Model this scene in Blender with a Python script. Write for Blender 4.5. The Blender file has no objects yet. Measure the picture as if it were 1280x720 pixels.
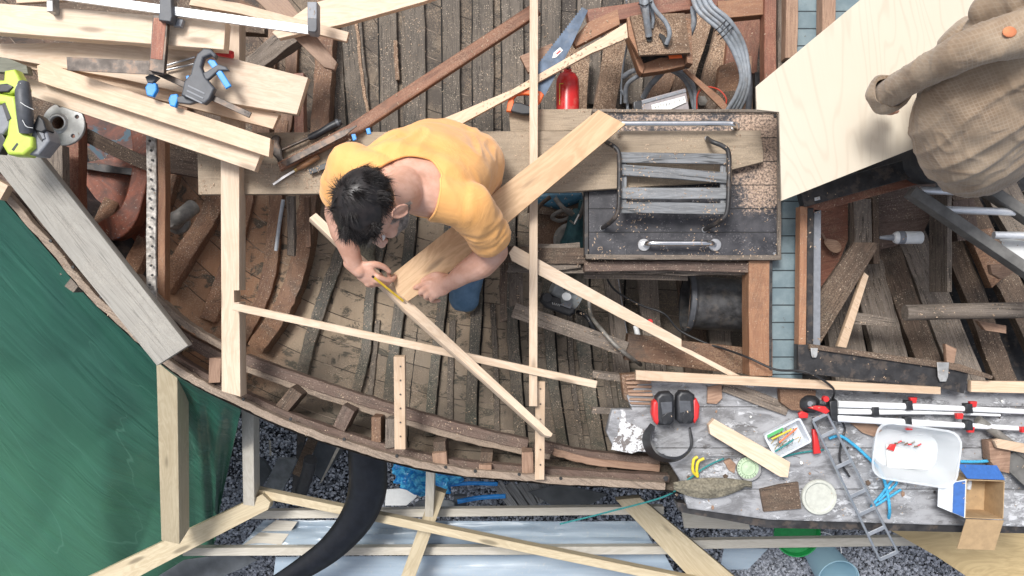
import bpy, bmesh, math, random
import numpy as np
from mathutils import Vector, Matrix, noise, Quaternion
random.seed(7); np.random.seed(7)
SC = bpy.context.scene
COL = SC.collection
CZ = 3.0          # height of the camera above the deck level (z = 0), metres
F = 1000.0        # focal length in photo pixels

def P(x, y, z):
    d = (CZ - z) / F
    return Vector(((x - 640) * d, (360 - y) * d, z))
def R(v): return math.radians(v)
WM = {}
def tag(o, label=None, cat=None, group=None, kind=None):
    if label: o['label'] = label
    if cat: o['category'] = cat
    if group: o['group'] = group
    if kind: o['kind'] = kind
    return o
def place(o, M, parent=None):
    WM[o.name] = M.copy()
    if parent is not None:
        o.parent = parent
        o.matrix_parent_inverse = WM[parent.name].inverted()
    o.matrix_basis = M
    return o
def thing(name, label, cat, loc, group=None, kind=None):
    o = bpy.data.objects.new(name, None); COL.objects.link(o)
    o.empty_display_size = .05
    place(o, Matrix.Translation(Vector(loc)))
    return tag(o, label, cat, group, kind)
def link(name, me, mat, parent=None, M=None, label=None, cat=None, group=None, kind=None):
    o = bpy.data.objects.new(name, me); COL.objects.link(o)
    if mat is not None:
        me.materials.clear(); me.materials.append(mat)
    place(o, M or Matrix(), parent)
    tag(o, label, cat, group, kind)
    return o
def shade(me, ang=35):
    for p in me.polygons: p.use_smooth = True
    try: me.set_sharp_from_angle(angle=R(ang))
    except Exception: pass
def from_bm(bm, smooth=35):
    me = bpy.data.meshes.new('m'); bm.to_mesh(me); bm.free()
    if smooth: shade(me, smooth)
    return me

def frame(a, b, roll=0.0):
    A = P(*a); B = P(*b)
    X = (B - A).normalized()
    Z = (Vector((0, 0, 1)) - X * X.z).normalized()
    Y = Z.cross(X)
    M = Matrix((X, Y, Z)).transposed().to_4x4()
    M.translation = A
    if roll: M = M @ Matrix.Rotation(roll, 4, 'X')
    return M, (B - A).length
def box_bm(L, W, T, nx=1, ny=1, wob=0.0, x0=0.0, bev=.0015, chip=0.0, seed=None):
    """a plank: x in 0..L, y centred, top at z=0, thickness T; optional warp along its length"""
    bm = bmesh.new()
    sd = seed if seed is not None else random.random() * 100
    vs = []
    for i in range(nx + 1):
        x = x0 + L * i / nx
        oy = oz = 0
        if wob:
            oy = wob * noise.noise(Vector((x * 3.1, sd, 1)))
            oz = wob * .6 * noise.noise(Vector((x * 2.7, sd, 5)))
        row = []
        for (sy, sz) in ((-1, 0), (1, 0), (1, -1), (-1, -1)):
            cy = cz = 0
            if wob:
                cy = wob * .5 * noise.noise(Vector((x * 17, sd + sy * 3 + sz, 2)))
                cz = wob * .4 * noise.noise(Vector((x * 19, sd + sy * 5 + sz, 9)))
            ex = 0
            if wob and i in (0, nx): ex = wob * 1.2 * (random.random() - .5)
            row.append(bm.verts.new((x + ex, sy * W / 2 + oy + cy, sz * T + oz + cz)))
        vs.append(row)
    for i in range(nx):
        for k in range(4):
            a, b = vs[i], vs[i + 1]
            bm.faces.new((a[k], a[(k + 1) % 4], b[(k + 1) % 4], b[k]))
    bm.faces.new(vs[0][::-1]); bm.faces.new(vs[-1])
    bmesh.ops.recalc_face_normals(bm, faces=bm.faces)
    if bev:
        es = [e for e in bm.edges if len(e.link_faces) == 2 and e.calc_face_angle(0) > 1.0]
        bmesh.ops.bevel(bm, geom=es, offset=bev, segments=1, affect='EDGES', clamp_overlap=True)
    return bm
def bar(name, a, b, w, th, mat, roll=0, wob=0.0, bev=.0015, parent=None, label=None, cat=None, group=None):
    """plank from a to b (photo x, y, height z of its top), w = width in photo pixels at a"""
    M, L = frame(a, b, roll)
    W = w * (CZ - a[2]) / F
    nx = max(1, int(L / .06)) if wob else 1
    me = from_bm(box_bm(L, W, th, nx=nx, wob=wob, bev=bev))
    return link(name, me, mat, parent, M, label, cat, group)
def onplane(M, px, py):
    """intersection of the sight line of a photo point with the plane z=0 of M, in M's coordinates"""
    Mi = M.inverted()
    c = Mi @ Vector((0, 0, CZ)); q = Mi @ P(px, py, 0)
    d = q - c
    t = -c.z / d.z
    return c + d * t
def curve_mesh(polys, th, bev=.001, smooth=False, res=2):
    cu = bpy.data.curves.new('c', 'CURVE'); cu.dimensions = '2D'; cu.fill_mode = 'BOTH'
    cu.extrude = max(th / 2 - bev, .0001); cu.bevel_depth = bev; cu.bevel_resolution = res - 1; cu.offset = -bev
    for pl in polys:
        if smooth:
            s = cu.splines.new('BEZIER'); s.bezier_points.add(len(pl) - 1)
            for i, p in enumerate(pl):
                bp = s.bezier_points[i]; bp.co = (p[0], p[1], 0); bp.handle_left_type = bp.handle_right_type = 'AUTO'
            s.resolution_u = 5
        else:
            s = cu.splines.new('POLY'); s.points.add(len(pl) - 1)
            for i, p in enumerate(pl): s.points[i].co = (p[0], p[1], 0, 1)
        s.use_cyclic_u = True
    o = bpy.data.objects.new('tmp', cu); COL.objects.link(o)
    bpy.context.view_layer.update()
    dg = bpy.context.evaluated_depsgraph_get()
    me = bpy.data.meshes.new_from_object(o.evaluated_get(dg))
    bpy.data.objects.remove(o); bpy.data.curves.remove(cu)
    for v in me.vertices: v.co.z -= th / 2
    shade(me, 40)
    return me
def slab(name, pts, th, mat, a=None, b=None, z=None, bev=.0012, smooth=False, holes=(), parent=None, label=None, cat=None, group=None, kind=None, res=2, roll=0):
    """a shape with an outline given in photo pixels, lying in a plane at its own height, with real thickness"""
    if a is None:
        a = (pts[0][0], pts[0][1], z); b = (pts[1][0], pts[1][1], z)
    M, L = frame(a, b, roll)
    polys = [[onplane(M, *p) for p in pts]] + [[onplane(M, *p) for p in h] for h in holes]
    me = curve_mesh(polys, th, bev, smooth, res)
    return link(name, me, mat, parent, M, label, cat, group, kind)
def catmull(pts, n=8):
    pts = [Vector(p) for p in pts]
    if len(pts) < 3:
        return [pts[0].lerp(pts[-1], i / n) for i in range(n + 1)]
    out = []
    q = [pts[0] * 2 - pts[1]] + pts + [pts[-1] * 2 - pts[-2]]
    for i in range(1, len(q) - 2):
        p0, p1, p2, p3 = q[i - 1:i + 3]
        for k in range(n):
            t = k / n
            out.append(.5 * ((2 * p1) + (p2 - p0) * t + (2 * p0 - 5 * p1 + 4 * p2 - p3) * t * t + (3 * p1 - p0 - 3 * p2 + p3) * t ** 3))
    out.append(pts[-1])
    return out
def tube_bm(bm, pts, r, seg=8, n=6, cap=True, smoothpath=True, flat=1.0):
    """swept tube; r one radius or one per control point"""
    if smoothpath: path = catmull(pts, n)
    else: path = [Vector(p) for p in pts]
    m = len(path)
    if isinstance(r, (int, float)): rad = [r] * m
    else:
        rad = []
        for i in range(m):
            u = i / (m - 1) * (len(r) - 1); k = min(int(u), len(r) - 2); rad.append(r[k] + (r[k + 1] - r[k]) * (u - k))
    t0 = (path[1] - path[0]).normalized()
    up = Vector((0, 0, 1)) if abs(t0.z) < .9 else Vector((1, 0, 0))
    nrm = (up - t0 * up.dot(t0)).normalized()
    rings = []
    for i in range(m):
        t = (path[min(i + 1, m - 1)] - path[max(i - 1, 0)])
        t = t.normalized() if t.length > 1e-9 else t0
        nrm = (nrm - t * nrm.dot(t)).normalized(); bn = t.cross(nrm)
        rings.append([bm.verts.new(path[i] + (nrm * math.cos(k * 2 * math.pi / seg) * flat + bn * math.sin(k * 2 * math.pi / seg)) * rad[i]) for k in range(seg)])
    for i in range(m - 1):
        for k in range(seg):
            bm.faces.new((rings[i][k], rings[i][(k + 1) % seg], rings[i + 1][(k + 1) % seg], rings[i + 1][k]))
    if cap:
        bm.faces.new(rings[0][::-1]); bm.faces.new(rings[-1])
    return bm
def tube(name, pts, r, mat, seg=10, n=6, px=True, parent=None, label=None, cat=None, group=None, kind=None, smoothpath=True, flat=1.0):
    if px: pts = [P(*p) for p in pts]
    o0 = Vector(pts[0])
    bm = bmesh.new(); tube_bm(bm, [Vector(p) - o0 for p in pts], r, seg, n, True, smoothpath, flat)
    bmesh.ops.recalc_face_normals(bm, faces=bm.faces)
    return link(name, from_bm(bm, 50), mat, parent, Matrix.Translation(o0), label, cat, group, kind)
def lathe(name, prof, mat, M, seg=32, parent=None, label=None, cat=None, group=None, ang=35):
    """profile of (radius, z) turned round z"""
    bm = bmesh.new(); rows = []
    for (r, z) in prof:
        if r < 1e-6: rows.append([bm.verts.new((0, 0, z))])
        else: rows.append([bm.verts.new((r * math.cos(2 * math.pi * k / seg), r * math.sin(2 * math.pi * k / seg), z)) for k in range(seg)])
    for i in range(len(rows) - 1):
        a, b = rows[i], rows[i + 1]
        for k in range(seg):
            k2 = (k + 1) % seg
            if len(a) == 1 and len(b) == 1: continue
            if len(a) == 1: bm.faces.new((a[0], b[k], b[k2]))
            elif len(b) == 1: bm.faces.new((a[k], a[k2], b[0]))
            else: bm.faces.new((a[k], a[k2], b[k2], b[k]))
    bmesh.ops.recalc_face_normals(bm, faces=bm.faces)
    return link(name, from_bm(bm, ang), mat, parent, M, label, cat, group)
def axisM(p, d):
    """matrix at p whose z axis points along d"""
    d = Vector(d).normalized()
    M = d.to_track_quat('Z', 'Y').to_matrix().to_4x4(); M.translation = Vector(p)
    return M
def text(name, body, size, mat, M, parent=None, ext=.0004, align='CENTER'):
    cu = bpy.data.curves.new('t', 'FONT'); cu.body = body; cu.size = size; cu.extrude = ext; cu.align_x = align; cu.align_y = 'CENTER'
    o = bpy.data.objects.new('tmp', cu); COL.objects.link(o); bpy.context.view_layer.update()
    me = bpy.data.meshes.new_from_object(o.evaluated_get(bpy.context.evaluated_depsgraph_get()))
    bpy.data.objects.remove(o)
    return link(name, me, mat, parent, M)

# ------------------------------------------------------------------ materials
class G:
    def __init__(s, name):
        s.m = bpy.data.materials.new(name); s.m.use_nodes = True
        s.nt = s.m.node_tree; s.b = s.nt.nodes['Principled BSDF']
    def n(s, t, **k):
        x = s.nt.nodes.new(t)
        for a, v in k.items(): setattr(x, a, v)
        return x
    def l(s, a, b): s.nt.links.new(a, b)
    def val(s, x, sock):
        if isinstance(x, (int, float)): sock.default_value = x
        elif isinstance(x, (tuple, list)):
            sock.default_value = (*x, 1) if len(x) == 3 and sock.type == 'RGBA' else x
        else: s.l(x, sock)
    def coord(s, kind='Object', rnd=True, scale=(1, 1, 1)):
        tc = s.n('ShaderNodeTexCoord').outputs[kind]
        if rnd:
            oi = s.n('ShaderNodeObjectInfo').outputs['Random']
            mu = s.math('MULTIPLY', oi, 37.0)
            v = s.n('ShaderNodeVectorMath', operation='ADD'); s.l(tc, v.inputs[0])
            cb = s.n('ShaderNodeCombineXYZ'); [s.l(mu, cb.inputs[i]) for i in range(3)]
            s.l(cb.outputs[0], v.inputs[1]); tc = v.outputs[0]
        return s.sc(tc, scale)
    def sc(s, v, scale):
        if tuple(scale) == (1, 1, 1): return v
        x = s.n('ShaderNodeVectorMath', operation='MULTIPLY'); s.l(v, x.inputs[0]); x.inputs[1].default_value = scale
        return x.outputs[0]
    def noise(s, v, scale=5, detail=4, rough=.55, dist=0, out='Fac'):
        x = s.n('ShaderNodeTexNoise'); s.l(v, x.inputs['Vector'])
        x.inputs['Scale'].default_value = scale; x.inputs['Detail'].default_value = detail
        x.inputs['Roughness'].default_value = rough; x.inputs['Distortion'].default_value = dist
        return x.outputs[out]
    def vor(s, v, scale=5, feature='F1', out='Distance', rnd=1):
        x = s.n('ShaderNodeTexVoronoi', feature=feature); s.l(v, x.inputs['Vector'])
        x.inputs['Scale'].default_value = scale; x.inputs['Randomness'].default_value = rnd
        return x.outputs[out]
    def math(s, op, a, b=None, clamp=False):
        x = s.n('ShaderNodeMath', operation=op); x.use_clamp = clamp
        s.val(a, x.inputs[0])
        if b is not None: s.val(b, x.inputs[1])
        return x.outputs[0]
    def step(s, x, lo, hi, a=0.0, b=1.0):
        m = s.n('ShaderNodeMapRange'); m.interpolation_type = 'SMOOTHSTEP'; s.l(x, m.inputs[0])
        m.inputs[1].default_value = lo; m.inputs[2].default_value = hi; m.inputs[3].default_value = a; m.inputs[4].default_value = b
        return m.outputs[0]
    def mix(s, f, a, b, mode='MIX'):
        x = s.n('ShaderNodeMix', data_type='RGBA', blend_type=mode)
        s.val(f, x.inputs[0]); s.val(a, x.inputs[6]); s.val(b, x.inputs[7])
        return x.outputs[2]
    def mul(s, *a):
        r = a[0]
        for q in a[1:]: r = s.math('MULTIPLY', r, q)
        return r
    def bump(s, h, strength=.3, dist=.002):
        x = s.n('ShaderNodeBump'); x.inputs['Strength'].default_value = strength; x.inputs['Distance'].default_value = dist
        s.l(h, x.inputs['Height']); s.l(x.outputs[0], s.b.inputs['Normal']); return x
    def done(s, col=None, rough=None, metal=0, **k):
        if col is not None: s.val(col, s.b.inputs['Base Color'])
        if rough is not None: s.val(rough, s.b.inputs['Roughness'])
        s.b.inputs['Metallic'].default_value = metal
        for a, v in k.items(): s.val(v, s.b.inputs[a])
        return s.m
    def rand(s, lo, hi):
        return s.step(s.n('ShaderNodeObjectInfo').outputs['Random'], 0, 1, lo, hi)

def wood(name, light, dark, gs=1.0, rough=.6, knots=0.0, dust=0.0, dustc=(.5, .34, .2), stain=0.0, stainc=(.05, .045, .035), bump=.25, sheen=None, vary=.12, flecks=0.0, cracks=0.0, green=0.0):
    g = G(name); v = g.coord()
    n1 = g.noise(g.sc(v, (2.2, 55 * gs, 55 * gs)), 1.6, 6, .62)
    n2 = g.noise(g.sc(v, (1.0, 9 * gs, 9 * gs)), 1.7, 5, .55, 1.5)
    rings = g.math('FRACT', g.math('MULTIPLY', n2, 9.0))
    gr = g.math('ADD', g.mul(n1, .62), g.mul(g.math('ABSOLUTE', g.math('SUBTRACT', rings, .5)), .6))
    f = g.step(gr, .2, .75)
    c = g.mix(f, dark, light)
    big = g.noise(v, 2.3, 3, .5)
    c = g.mix(g.step(big, .3, .75, 0, .35), c, tuple(x * .72 for x in light))
    if knots:
        kv = g.vor(g.sc(v, (3.2, 13, 13)), 1.0)
        k = g.step(kv, .08, .20, knots, 0)
        c = g.mix(k, c, tuple(x * .35 for x in dark))
    if cracks:
        cr = g.noise(g.sc(v, (1.2, 42, 42)), 1.3, 2, .5)
        k = g.step(g.math('ABSOLUTE', g.math('SUBTRACT', cr, .5)), .006, .02, cracks, 0)
        c = g.mix(k, c, tuple(x * .25 for x in dark))
    if green:
        gm = g.step(g.noise(v, 5, 5, .65, .4), .48, .6, 0, green)
        c = g.mix(gm, c, (.035, .05, .038))
    if stain:
        sm = g.step(g.noise(v, 7, 8, .68, .6), .5, .64, 0, stain)
        c = g.mix(sm, c, stainc)
    if dust:
        dm = g.mul(g.step(g.noise(v, 210, 3, .7), .45, .6), g.step(g.noise(v, 6, 5, .6), .38, .62, .1, 1))
        c = g.mix(g.mul(dm, dust), c, dustc)
    if flecks:
        fn = g.mul(g.step(g.noise(v, 260, 2, .6), .60, .66), g.step(g.noise(v, 14, 4, .6), .40, .60))
        c = g.mix(g.mul(fn, flecks * .8), c, (.50, .42, .33))
        vv = g.n('ShaderNodeTexVoronoi'); g.l(g.sc(v, (1, 1.7, 1)), vv.inputs['Vector']); vv.inputs['Scale'].default_value = 95
        sep = g.n('ShaderNodeSeparateColor'); g.l(vv.outputs['Color'], sep.inputs[0])
        fm = g.mul(g.step(vv.outputs['Distance'], .16, .3, 1, 0), g.step(sep.outputs[0], .55, .6), g.step(g.noise(v, 8, 4, .6), .42, .58), flecks)
        c = g.mix(fm, c, (.62, .5, .38))
    if vary:
        hs = g.n('ShaderNodeHueSaturation'); g.l(c, hs.inputs['Color'])
        g.l(g.rand(1 - vary, 1 + vary), hs.inputs['Value']); c = hs.outputs[0]
    h = g.math('ADD', g.mul(n1, .5), g.mul(g.noise(v, 160, 3), .35 if dust else .1))
    g.bump(h, bump, .0025)
    return g.done(c, rough)
def plain(name, col, rough=.5, metal=0, nscale=60, var=.12, bump=.05, dirt=0.0, dirtc=(.2, .15, .1), **k):
    g = G(name); v = g.coord()
    n = g.noise(v, nscale, 5, .6)
    c = g.mix(g.step(n, .3, .7), tuple(x * (1 - var) for x in col), tuple(min(1, x * (1 + var)) for x in col))
    if dirt:
        c = g.mix(g.mul(g.step(g.noise(v, 25, 6, .7), .5, .62), dirt), c, dirtc)
    g.bump(n, bump, .001)
    r = g.math('ADD', g.mul(g.noise(v, 30, 4), .2), rough - .1)
    return g.done(c, r, metal, **k)
PINE = wood('fresh_pine', (.77, .62, .47), (.63, .465, .32), gs=.8, rough=.6, knots=.75, bump=.2, vary=.07, stain=.16, stainc=(.42, .30, .19), dust=.12, dustc=(.55, .4, .26))
PINE2 = wood('planed_pine', (.74, .56, .40), (.61, .43, .28), gs=.9, rough=.55, knots=.75, bump=.2, vary=.1, stain=.2, stainc=(.36, .24, .15), dust=.15, dustc=(.5, .36, .24))
BOARDY = wood('oiled_board', (.66, .45, .26), (.50, .31, .16), gs=.55, rough=.5, knots=.7, bump=.15, vary=.03)
ROUGHSAWN = wood('rough_sawn', (.58, .44, .29), (.42, .30, .19), gs=1.2, rough=.8, knots=.6, bump=.35, dust=.2, vary=.08)
SCAF = wood('scaffold_wood', (.40, .32, .235), (.31, .245, .175), gs=.6, rough=.85, knots=.5, dust=.55, dustc=(.50, .39, .27), bump=.3, stain=.3, stainc=(.20, .155, .11), vary=.04, cracks=.3)
SILVER = wood('silver_weathered', (.33, .315, .28), (.27, .255, .225), gs=.6, rough=.7, knots=.3, bump=.2, dust=.25, dustc=(.5, .45, .37), stain=.2, stainc=(.24, .22, .19), cracks=.4)
BROWN = wood('brown_teak', (.20, .105, .06), (.10, .05, .028), gs=1, rough=.6, dust=.35, stain=.5, flecks=.5, bump=.35)
BROWND = wood('dark_brown_timber', (.135, .09, .062), (.065, .043, .03), gs=1, rough=.8, dust=.4, dustc=(.30, .22, .15), stain=.4, flecks=.6, bump=.4, cracks=.6)
RIBG = wood('rib_green_black', (.14, .118, .09), (.06, .053, .042), gs=1, rough=.6, dust=.4, dustc=(.26, .2, .14), stain=.6, stainc=(.03, .037, .03), flecks=.8, bump=.5, green=.45, cracks=.6)
PLANKD = wood('dark_plank', (.155, .128, .102), (.085, .07, .056), gs=1, rough=.75, dust=.4, dustc=(.26, .2, .14), stain=.5, stainc=(.03, .028, .022), flecks=.9, bump=.5, cracks=.7)
RIBO = wood('rib_rust_brown', (.26, .14, .08), (.13, .06, .035), gs=1, rough=.7, dust=.6, dustc=(.42, .25, .14), stain=.5, flecks=.8, bump=.5)
SHELF = wood('shelf_timber', (.17, .11, .085), (.095, .06, .045), gs=1, rough=.7, dust=.4, dustc=(.27, .2, .15), stain=.35, flecks=.6, bump=.4, cracks=.5)
SHELFL = wood('shelf_edge', (.30, .235, .18), (.19, .14, .105), gs=1, rough=.75, dust=.5, dustc=(.4, .31, .23), stain=.35, stainc=(.12, .085, .06), flecks=.5, bump=.5, cracks=.5)
GREYOLD = wood('old_grey_timber', (.24, .2, .165), (.13, .105, .085), gs=1, rough=.85, dust=.45, dustc=(.34, .26, .19), stain=.4, flecks=.6, bump=.45, cracks=.8)
BLEACH = wood('bleached_block', (.42, .27, .19), (.25, .15, .10), gs=1.2, rough=.8, dust=.3, stain=.3, stainc=(.1, .06, .04), bump=.4)
MAHOG = wood('mahogany', (.26, .10, .06), (.14, .05, .03), gs=.8, rough=.5, dust=.3, stain=.2, flecks=.2, bump=.2)
REDWOOD = wood('red_brown_frame', (.38, .19, .10), (.26, .12, .065), gs=.7, rough=.6, dust=.3, stain=.2, flecks=.35, bump=.25)
SPRUCE = wood('yellow_spruce', (.61, .52, .355), (.48, .39, .25), gs=.7, rough=.65, knots=.8, bump=.15, vary=.08, stain=.12, stainc=(.33, .26, .15))
PALEW = wood('pale_batten', (.62, .58, .5), (.5, .46, .38), gs=.7, rough=.6, knots=.6, bump=.12, vary=.06)
SAWDUSTY = wood('sawdust_covered', (.25, .16, .105), (.12, .075, .05), gs=1, rough=.95, dust=1.0, dustc=(.50, .35, .235), flecks=1.0, bump=.8, stain=.3)
DECKP = None
def _ply():
    g = G('birch_ply'); v = g.coord(rnd=False)
    d = g.noise(g.sc(v, (2.6, .55, 1)), 1.3, 3, .45, .5)
    ring = g.math('ABSOLUTE', g.math('SUBTRACT', g.math('FRACT', g.math('MULTIPLY', d, 22.0)), .5))
    fine = g.noise(g.sc(v, (90, 3, 90)), 1.5, 4)
    f = g.math('ADD', g.mul(g.step(ring, .0, .2), .7), g.mul(fine, .35))
    c = g.mix(f, (.54, .465, .36), (.61, .54, .43))
    c = g.mix(g.step(g.noise(v, 3, 3), .4, .7, 0, .35), c, (.62, .57, .46))
    g.bump(fine, .08, .001)
    return g.done(c, .5)
PLY = _ply()
def _blackpaint(name='black_deck_paint', seams=0.0, chips=1.0, edge=(.5, .34, .24)):
    g = G(name); v = g.coord(rnd=False)
    n = g.noise(v, 14, 8, .7, .3)
    c = g.mix(g.step(n, .35, .7), (.022, .022, .027), (.07, .068, .075))
    sp = g.mul(g.step(g.noise(v, 130, 4, .75), .57, .64), g.step(g.noise(v, 12, 4, .6), .45, .6))
    c = g.mix(g.mul(sp, .8), c, (.33, .31, .31))
    # worn bare along the right and the upper edge of the lid: a wear map in the lid's own coordinates
    s = g.n('ShaderNodeSeparateXYZ'); g.l(v, s.inputs[0])
    wear = g.math('ADD', g.mul(g.step(s.outputs[0], .48, .64), g.step(s.outputs[1], .10, .22), .50), g.mul(g.step(s.outputs[1], .16, .50), .36))
    wn = g.math('ADD', g.mul(g.noise(v, 70, 6, .75), .55), g.mul(g.noise(v, 9, 5, .6), .45))
    m = g.step(g.math('ADD', wn, g.mul(wear, .34 * chips)), .58, .68)
    c = g.mix(m, c, g.mix(g.step(g.noise(v, 120, 5, .75), .38, .60), (.10, .075, .06), (.55, .40, .30)))
    if seams:
        fy = g.math('FRACT', g.math('DIVIDE', s.outputs[1], seams))
        ln = g.step(g.math('ABSOLUTE', g.math('SUBTRACT', fy, .5)), .475, .49)
        c = g.mix(ln, c, (.01, .01, .01))
        h = g.math('SUBTRACT', g.mul(m, .3), ln)
    else: h = m
    g.bump(h, .5, .003)
    return g.done(c, g.step(n, .3, .7, .35, .6))
BLACKP = _blackpaint(seams=.088)
BLACKTRIM = plain('black_trim_paint', (.028, .027, .028), .45, nscale=30, var=.4, bump=.2, dirt=.35, dirtc=(.16, .12, .09))
STEEL = plain('bare_steel', (.55, .55, .55), .32, 1, var=.1)
CHROME = plain('stainless', (.82, .81, .8), .16, 1, var=.04, bump=.02)
ALU = plain('aluminium', (.68, .70, .71), .38, 1, var=.06)
ALUBRIGHT = plain('bright_aluminium', (.85, .86, .87), .42, .6, var=.05)
GALV = plain('galvanised', (.42, .42, .41), .5, .6, nscale=18, var=.25, bump=.2, dirt=.3, dirtc=(.25, .2, .16))
DARKSTEEL = plain('dark_steel', (.10, .085, .075), .5, .7, nscale=25, var=.4, bump=.2, dirt=.4, dirtc=(.22, .13, .08))
SAWBLUE = plain('saw_blade', (.075, .10, .14), .38, .6, nscale=20, var=.3, dirt=.2, dirtc=(.2, .2, .2))
STRIPW = plain('whitewashed_strip', (.42, .39, .35), .7, nscale=60, var=.5, bump=.4, dirt=.5, dirtc=(.16, .13, .1))
BLACKPL = plain('black_plastic', (.022, .023, .026), .42, var=.3)
GREYPL = plain('grey_plastic', (.075, .08, .09), .5, var=.15)
MIDGREY = plain('mid_grey_plastic', (.22, .23, .25), .5, var=.1)
LIME = plain('lime_plastic', (.50, .64, .09), .4, var=.08)
BLUEPL = plain('blue_plastic', (.02, .27, .75), .4, var=.08)
ORANGE = plain('orange_plastic', (.85, .15, .03), .42, var=.06)
REDPL = plain('red_plastic', (.62, .03, .03), .4, var=.1)
REDEXT = plain('red_enamel', (.60, .022, .02), .3, var=.1, nscale=15, dirt=.35, dirtc=(.55, .2, .15))
WHITEPL = plain('white_plastic', (.72, .73, .72), .35, var=.04)
WHITESLEEVE = plain('white_tube', (.86, .87, .88), .35, var=.03)
CABLE = plain('grey_cable', (.27, .295, .32), .5, var=.15, dirt=.25)
CABLEB = plain('black_cable', (.02, .02, .022), .5)
CABLER = plain('red_wire', (.55, .06, .03), .45)
BLUEROPE = plain('blue_rope', (.05, .36, .60), .7, nscale=200, var=.3, bump=.6)
TEALROPE = plain('teal_rope', (.03, .22, .22), .7, nscale=200, var=.3, bump=.6)
BRASS = plain('brass', (.5, .36, .14), .35, 1)
BRONZEG = plain('bronze_green', (.035, .10, .11), .5, .3, nscale=30, var=.4)
GREYIRON = plain('grey_iron', (.24, .225, .2), .6, .4, nscale=30, var=.3)
YELLOWP = plain('yellow_paint', (.75, .58, .04), .35)
CARD = plain('cardboard', (.42, .29, .16), .85, nscale=40, var=.1)
BLUECARD = plain('blue_printed_card', (.03, .12, .38), .5)
WHITECARD = plain('white_printed_card', (.66, .70, .72), .55)
PAPER = plain('paper', (.78, .78, .74), .7, var=.05)
GREENDIAL = plain('green_dial', (.46, .58, .40), .5, var=.08)
SLATE = plain('paving_slab', (.20, .215, .225), .8, nscale=25, var=.2, bump=.3)
SHEETDK = plain('dark_sheet', (.085, .095, .105), .5, nscale=8, var=.3, bump=.1)
BLACKGUT = plain('black_gutter', (.004, .005, .008), .33, nscale=22, var=.4, bump=.1, dirt=.1, dirtc=(.03, .03, .035))
GREYWOODS = wood('grey_slats', (.27, .28, .29), (.15, .155, .16), gs=1.3, rough=.75, stain=.3, stainc=(.09, .09, .09), bump=.5, cracks=.8, flecks=.2)
LINECOL = plain('ink_black', (.02, .02, .02), .6)
ALUDULL = plain('dull_ladder', (.15, .145, .135), .6, .2, nscale=20, var=.25, bump=.15)
LID = plain('cream_lid', (.52, .53, .47), .55, var=.08)
BROWNBAG = plain('brown_sacking', (.19, .17, .125), .9, nscale=120, var=.35, bump=.6)
def _checkpaint():
    g = G('worn_white_deck'); v = g.coord(rnd=False)
    n = g.noise(g.sc(v, (1, 2.6, 1)), 7, 9, .72, .5)
    c = g.mix(g.step(n, .38, .6), (.17, .17, .175), (.36, .365, .38))
    pt = g.step(g.math('ADD', g.mul(g.noise(g.sc(v, (1, 2, 1)), 24, 8, .8, .4), .6), g.mul(g.noise(v, 5, 4), .4)), .53, .575)
    c = g.mix(g.mul(pt, .85), c, (.60, .61, .63))
    dk = g.step(g.noise(g.sc(v, (1, 3, 1)), 10, 7, .7, .8), .60, .68)
    c = g.mix(g.mul(dk, .8), c, (.075, .065, .06))
    s = g.n('ShaderNodeSeparateXYZ'); g.l(v, s.inputs[0])
    fy = g.math('FRACT', g.math('DIVIDE', s.outputs[1], .155))
    ln = g.step(g.math('ABSOLUTE', g.math('SUBTRACT', fy, .5)), .485, .495)
    c = g.mix(g.mul(ln, .8), c, (.04, .035, .03))
    g.bump(g.math('SUBTRACT', g.mul(pt, .6), ln), .6, .004)
    return g.done(c, .6)
DECKP = _checkpaint()
def _chipw():
    g = G('chipped_white'); v = g.coord(); n = g.noise(v, 38, 8, .75, .4)
    c = g.mix(g.step(n, .50, .54), (.66, .67, .68), (.17, .15, .14)); g.bump(n, .5, .004); return g.done(c, .5)
CHIPW = _chipw()
def _tg():
    g = G('blue_green_tongue_groove'); v = g.coord(rnd=False)
    s = g.n('ShaderNodeSeparateXYZ'); g.l(v, s.inputs[0])
    n = g.noise(v, 12, 5, .65)
    c = g.mix(g.step(n, .35, .7), (.155, .215, .24), (.235, .30, .32))
    c = g.mix(g.mul(g.step(g.noise(v, 40, 6, .75), .6, .66), .6), c, (.10, .09, .08))
    fy = g.math('FRACT', g.math('DIVIDE', s.outputs[0], .066))
    ln = g.step(g.math('ABSOLUTE', g.math('SUBTRACT', fy, .5)), .46, .485)
    c = g.mix(ln, c, (.03, .04, .045))
    g.bump(g.math('SUBTRACT', 1.0, ln), .8, .005)
    return g.done(c, .45)
TGP = _tg()
def _gravel():
    g = G('gravel'); v = g.coord(rnd=False)
    w = g.noise(v, 30, 2, .5, 0, 'Color')
    vv = g.n('ShaderNodeVectorMath', operation='ADD'); g.l(v, vv.inputs[0]); g.l(g.sc(w, (.012, .012, .012)), vv.inputs[1])
    vo = g.n('ShaderNodeTexVoronoi'); g.l(vv.outputs[0], vo.inputs['Vector']); vo.inputs['Scale'].default_value = 75
    sep = g.n('ShaderNodeSeparateColor'); g.l(vo.outputs['Color'], sep.inputs[0])
    c = g.mix(sep.outputs[0], (.10, .11, .13), (.48, .50, .55))
    c = g.mix(g.step(vo.outputs['Distance'], .35, .75), c, (.012, .014, .018))
    g.bump(g.math('SUBTRACT', 1.0, vo.outputs['Distance']), 1.0, .02)
    return g.done(c, .75)
GRAVEL = _gravel()
def _pebble():
    g = G('pebble'); gi = g.n('ShaderNodeNewGeometry').outputs['Random Per Island']
    c = g.mix(gi, (.13, .14, .16), (.55, .57, .62))
    return g.done(c, .7)
PEBBLE = _pebble()
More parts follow.
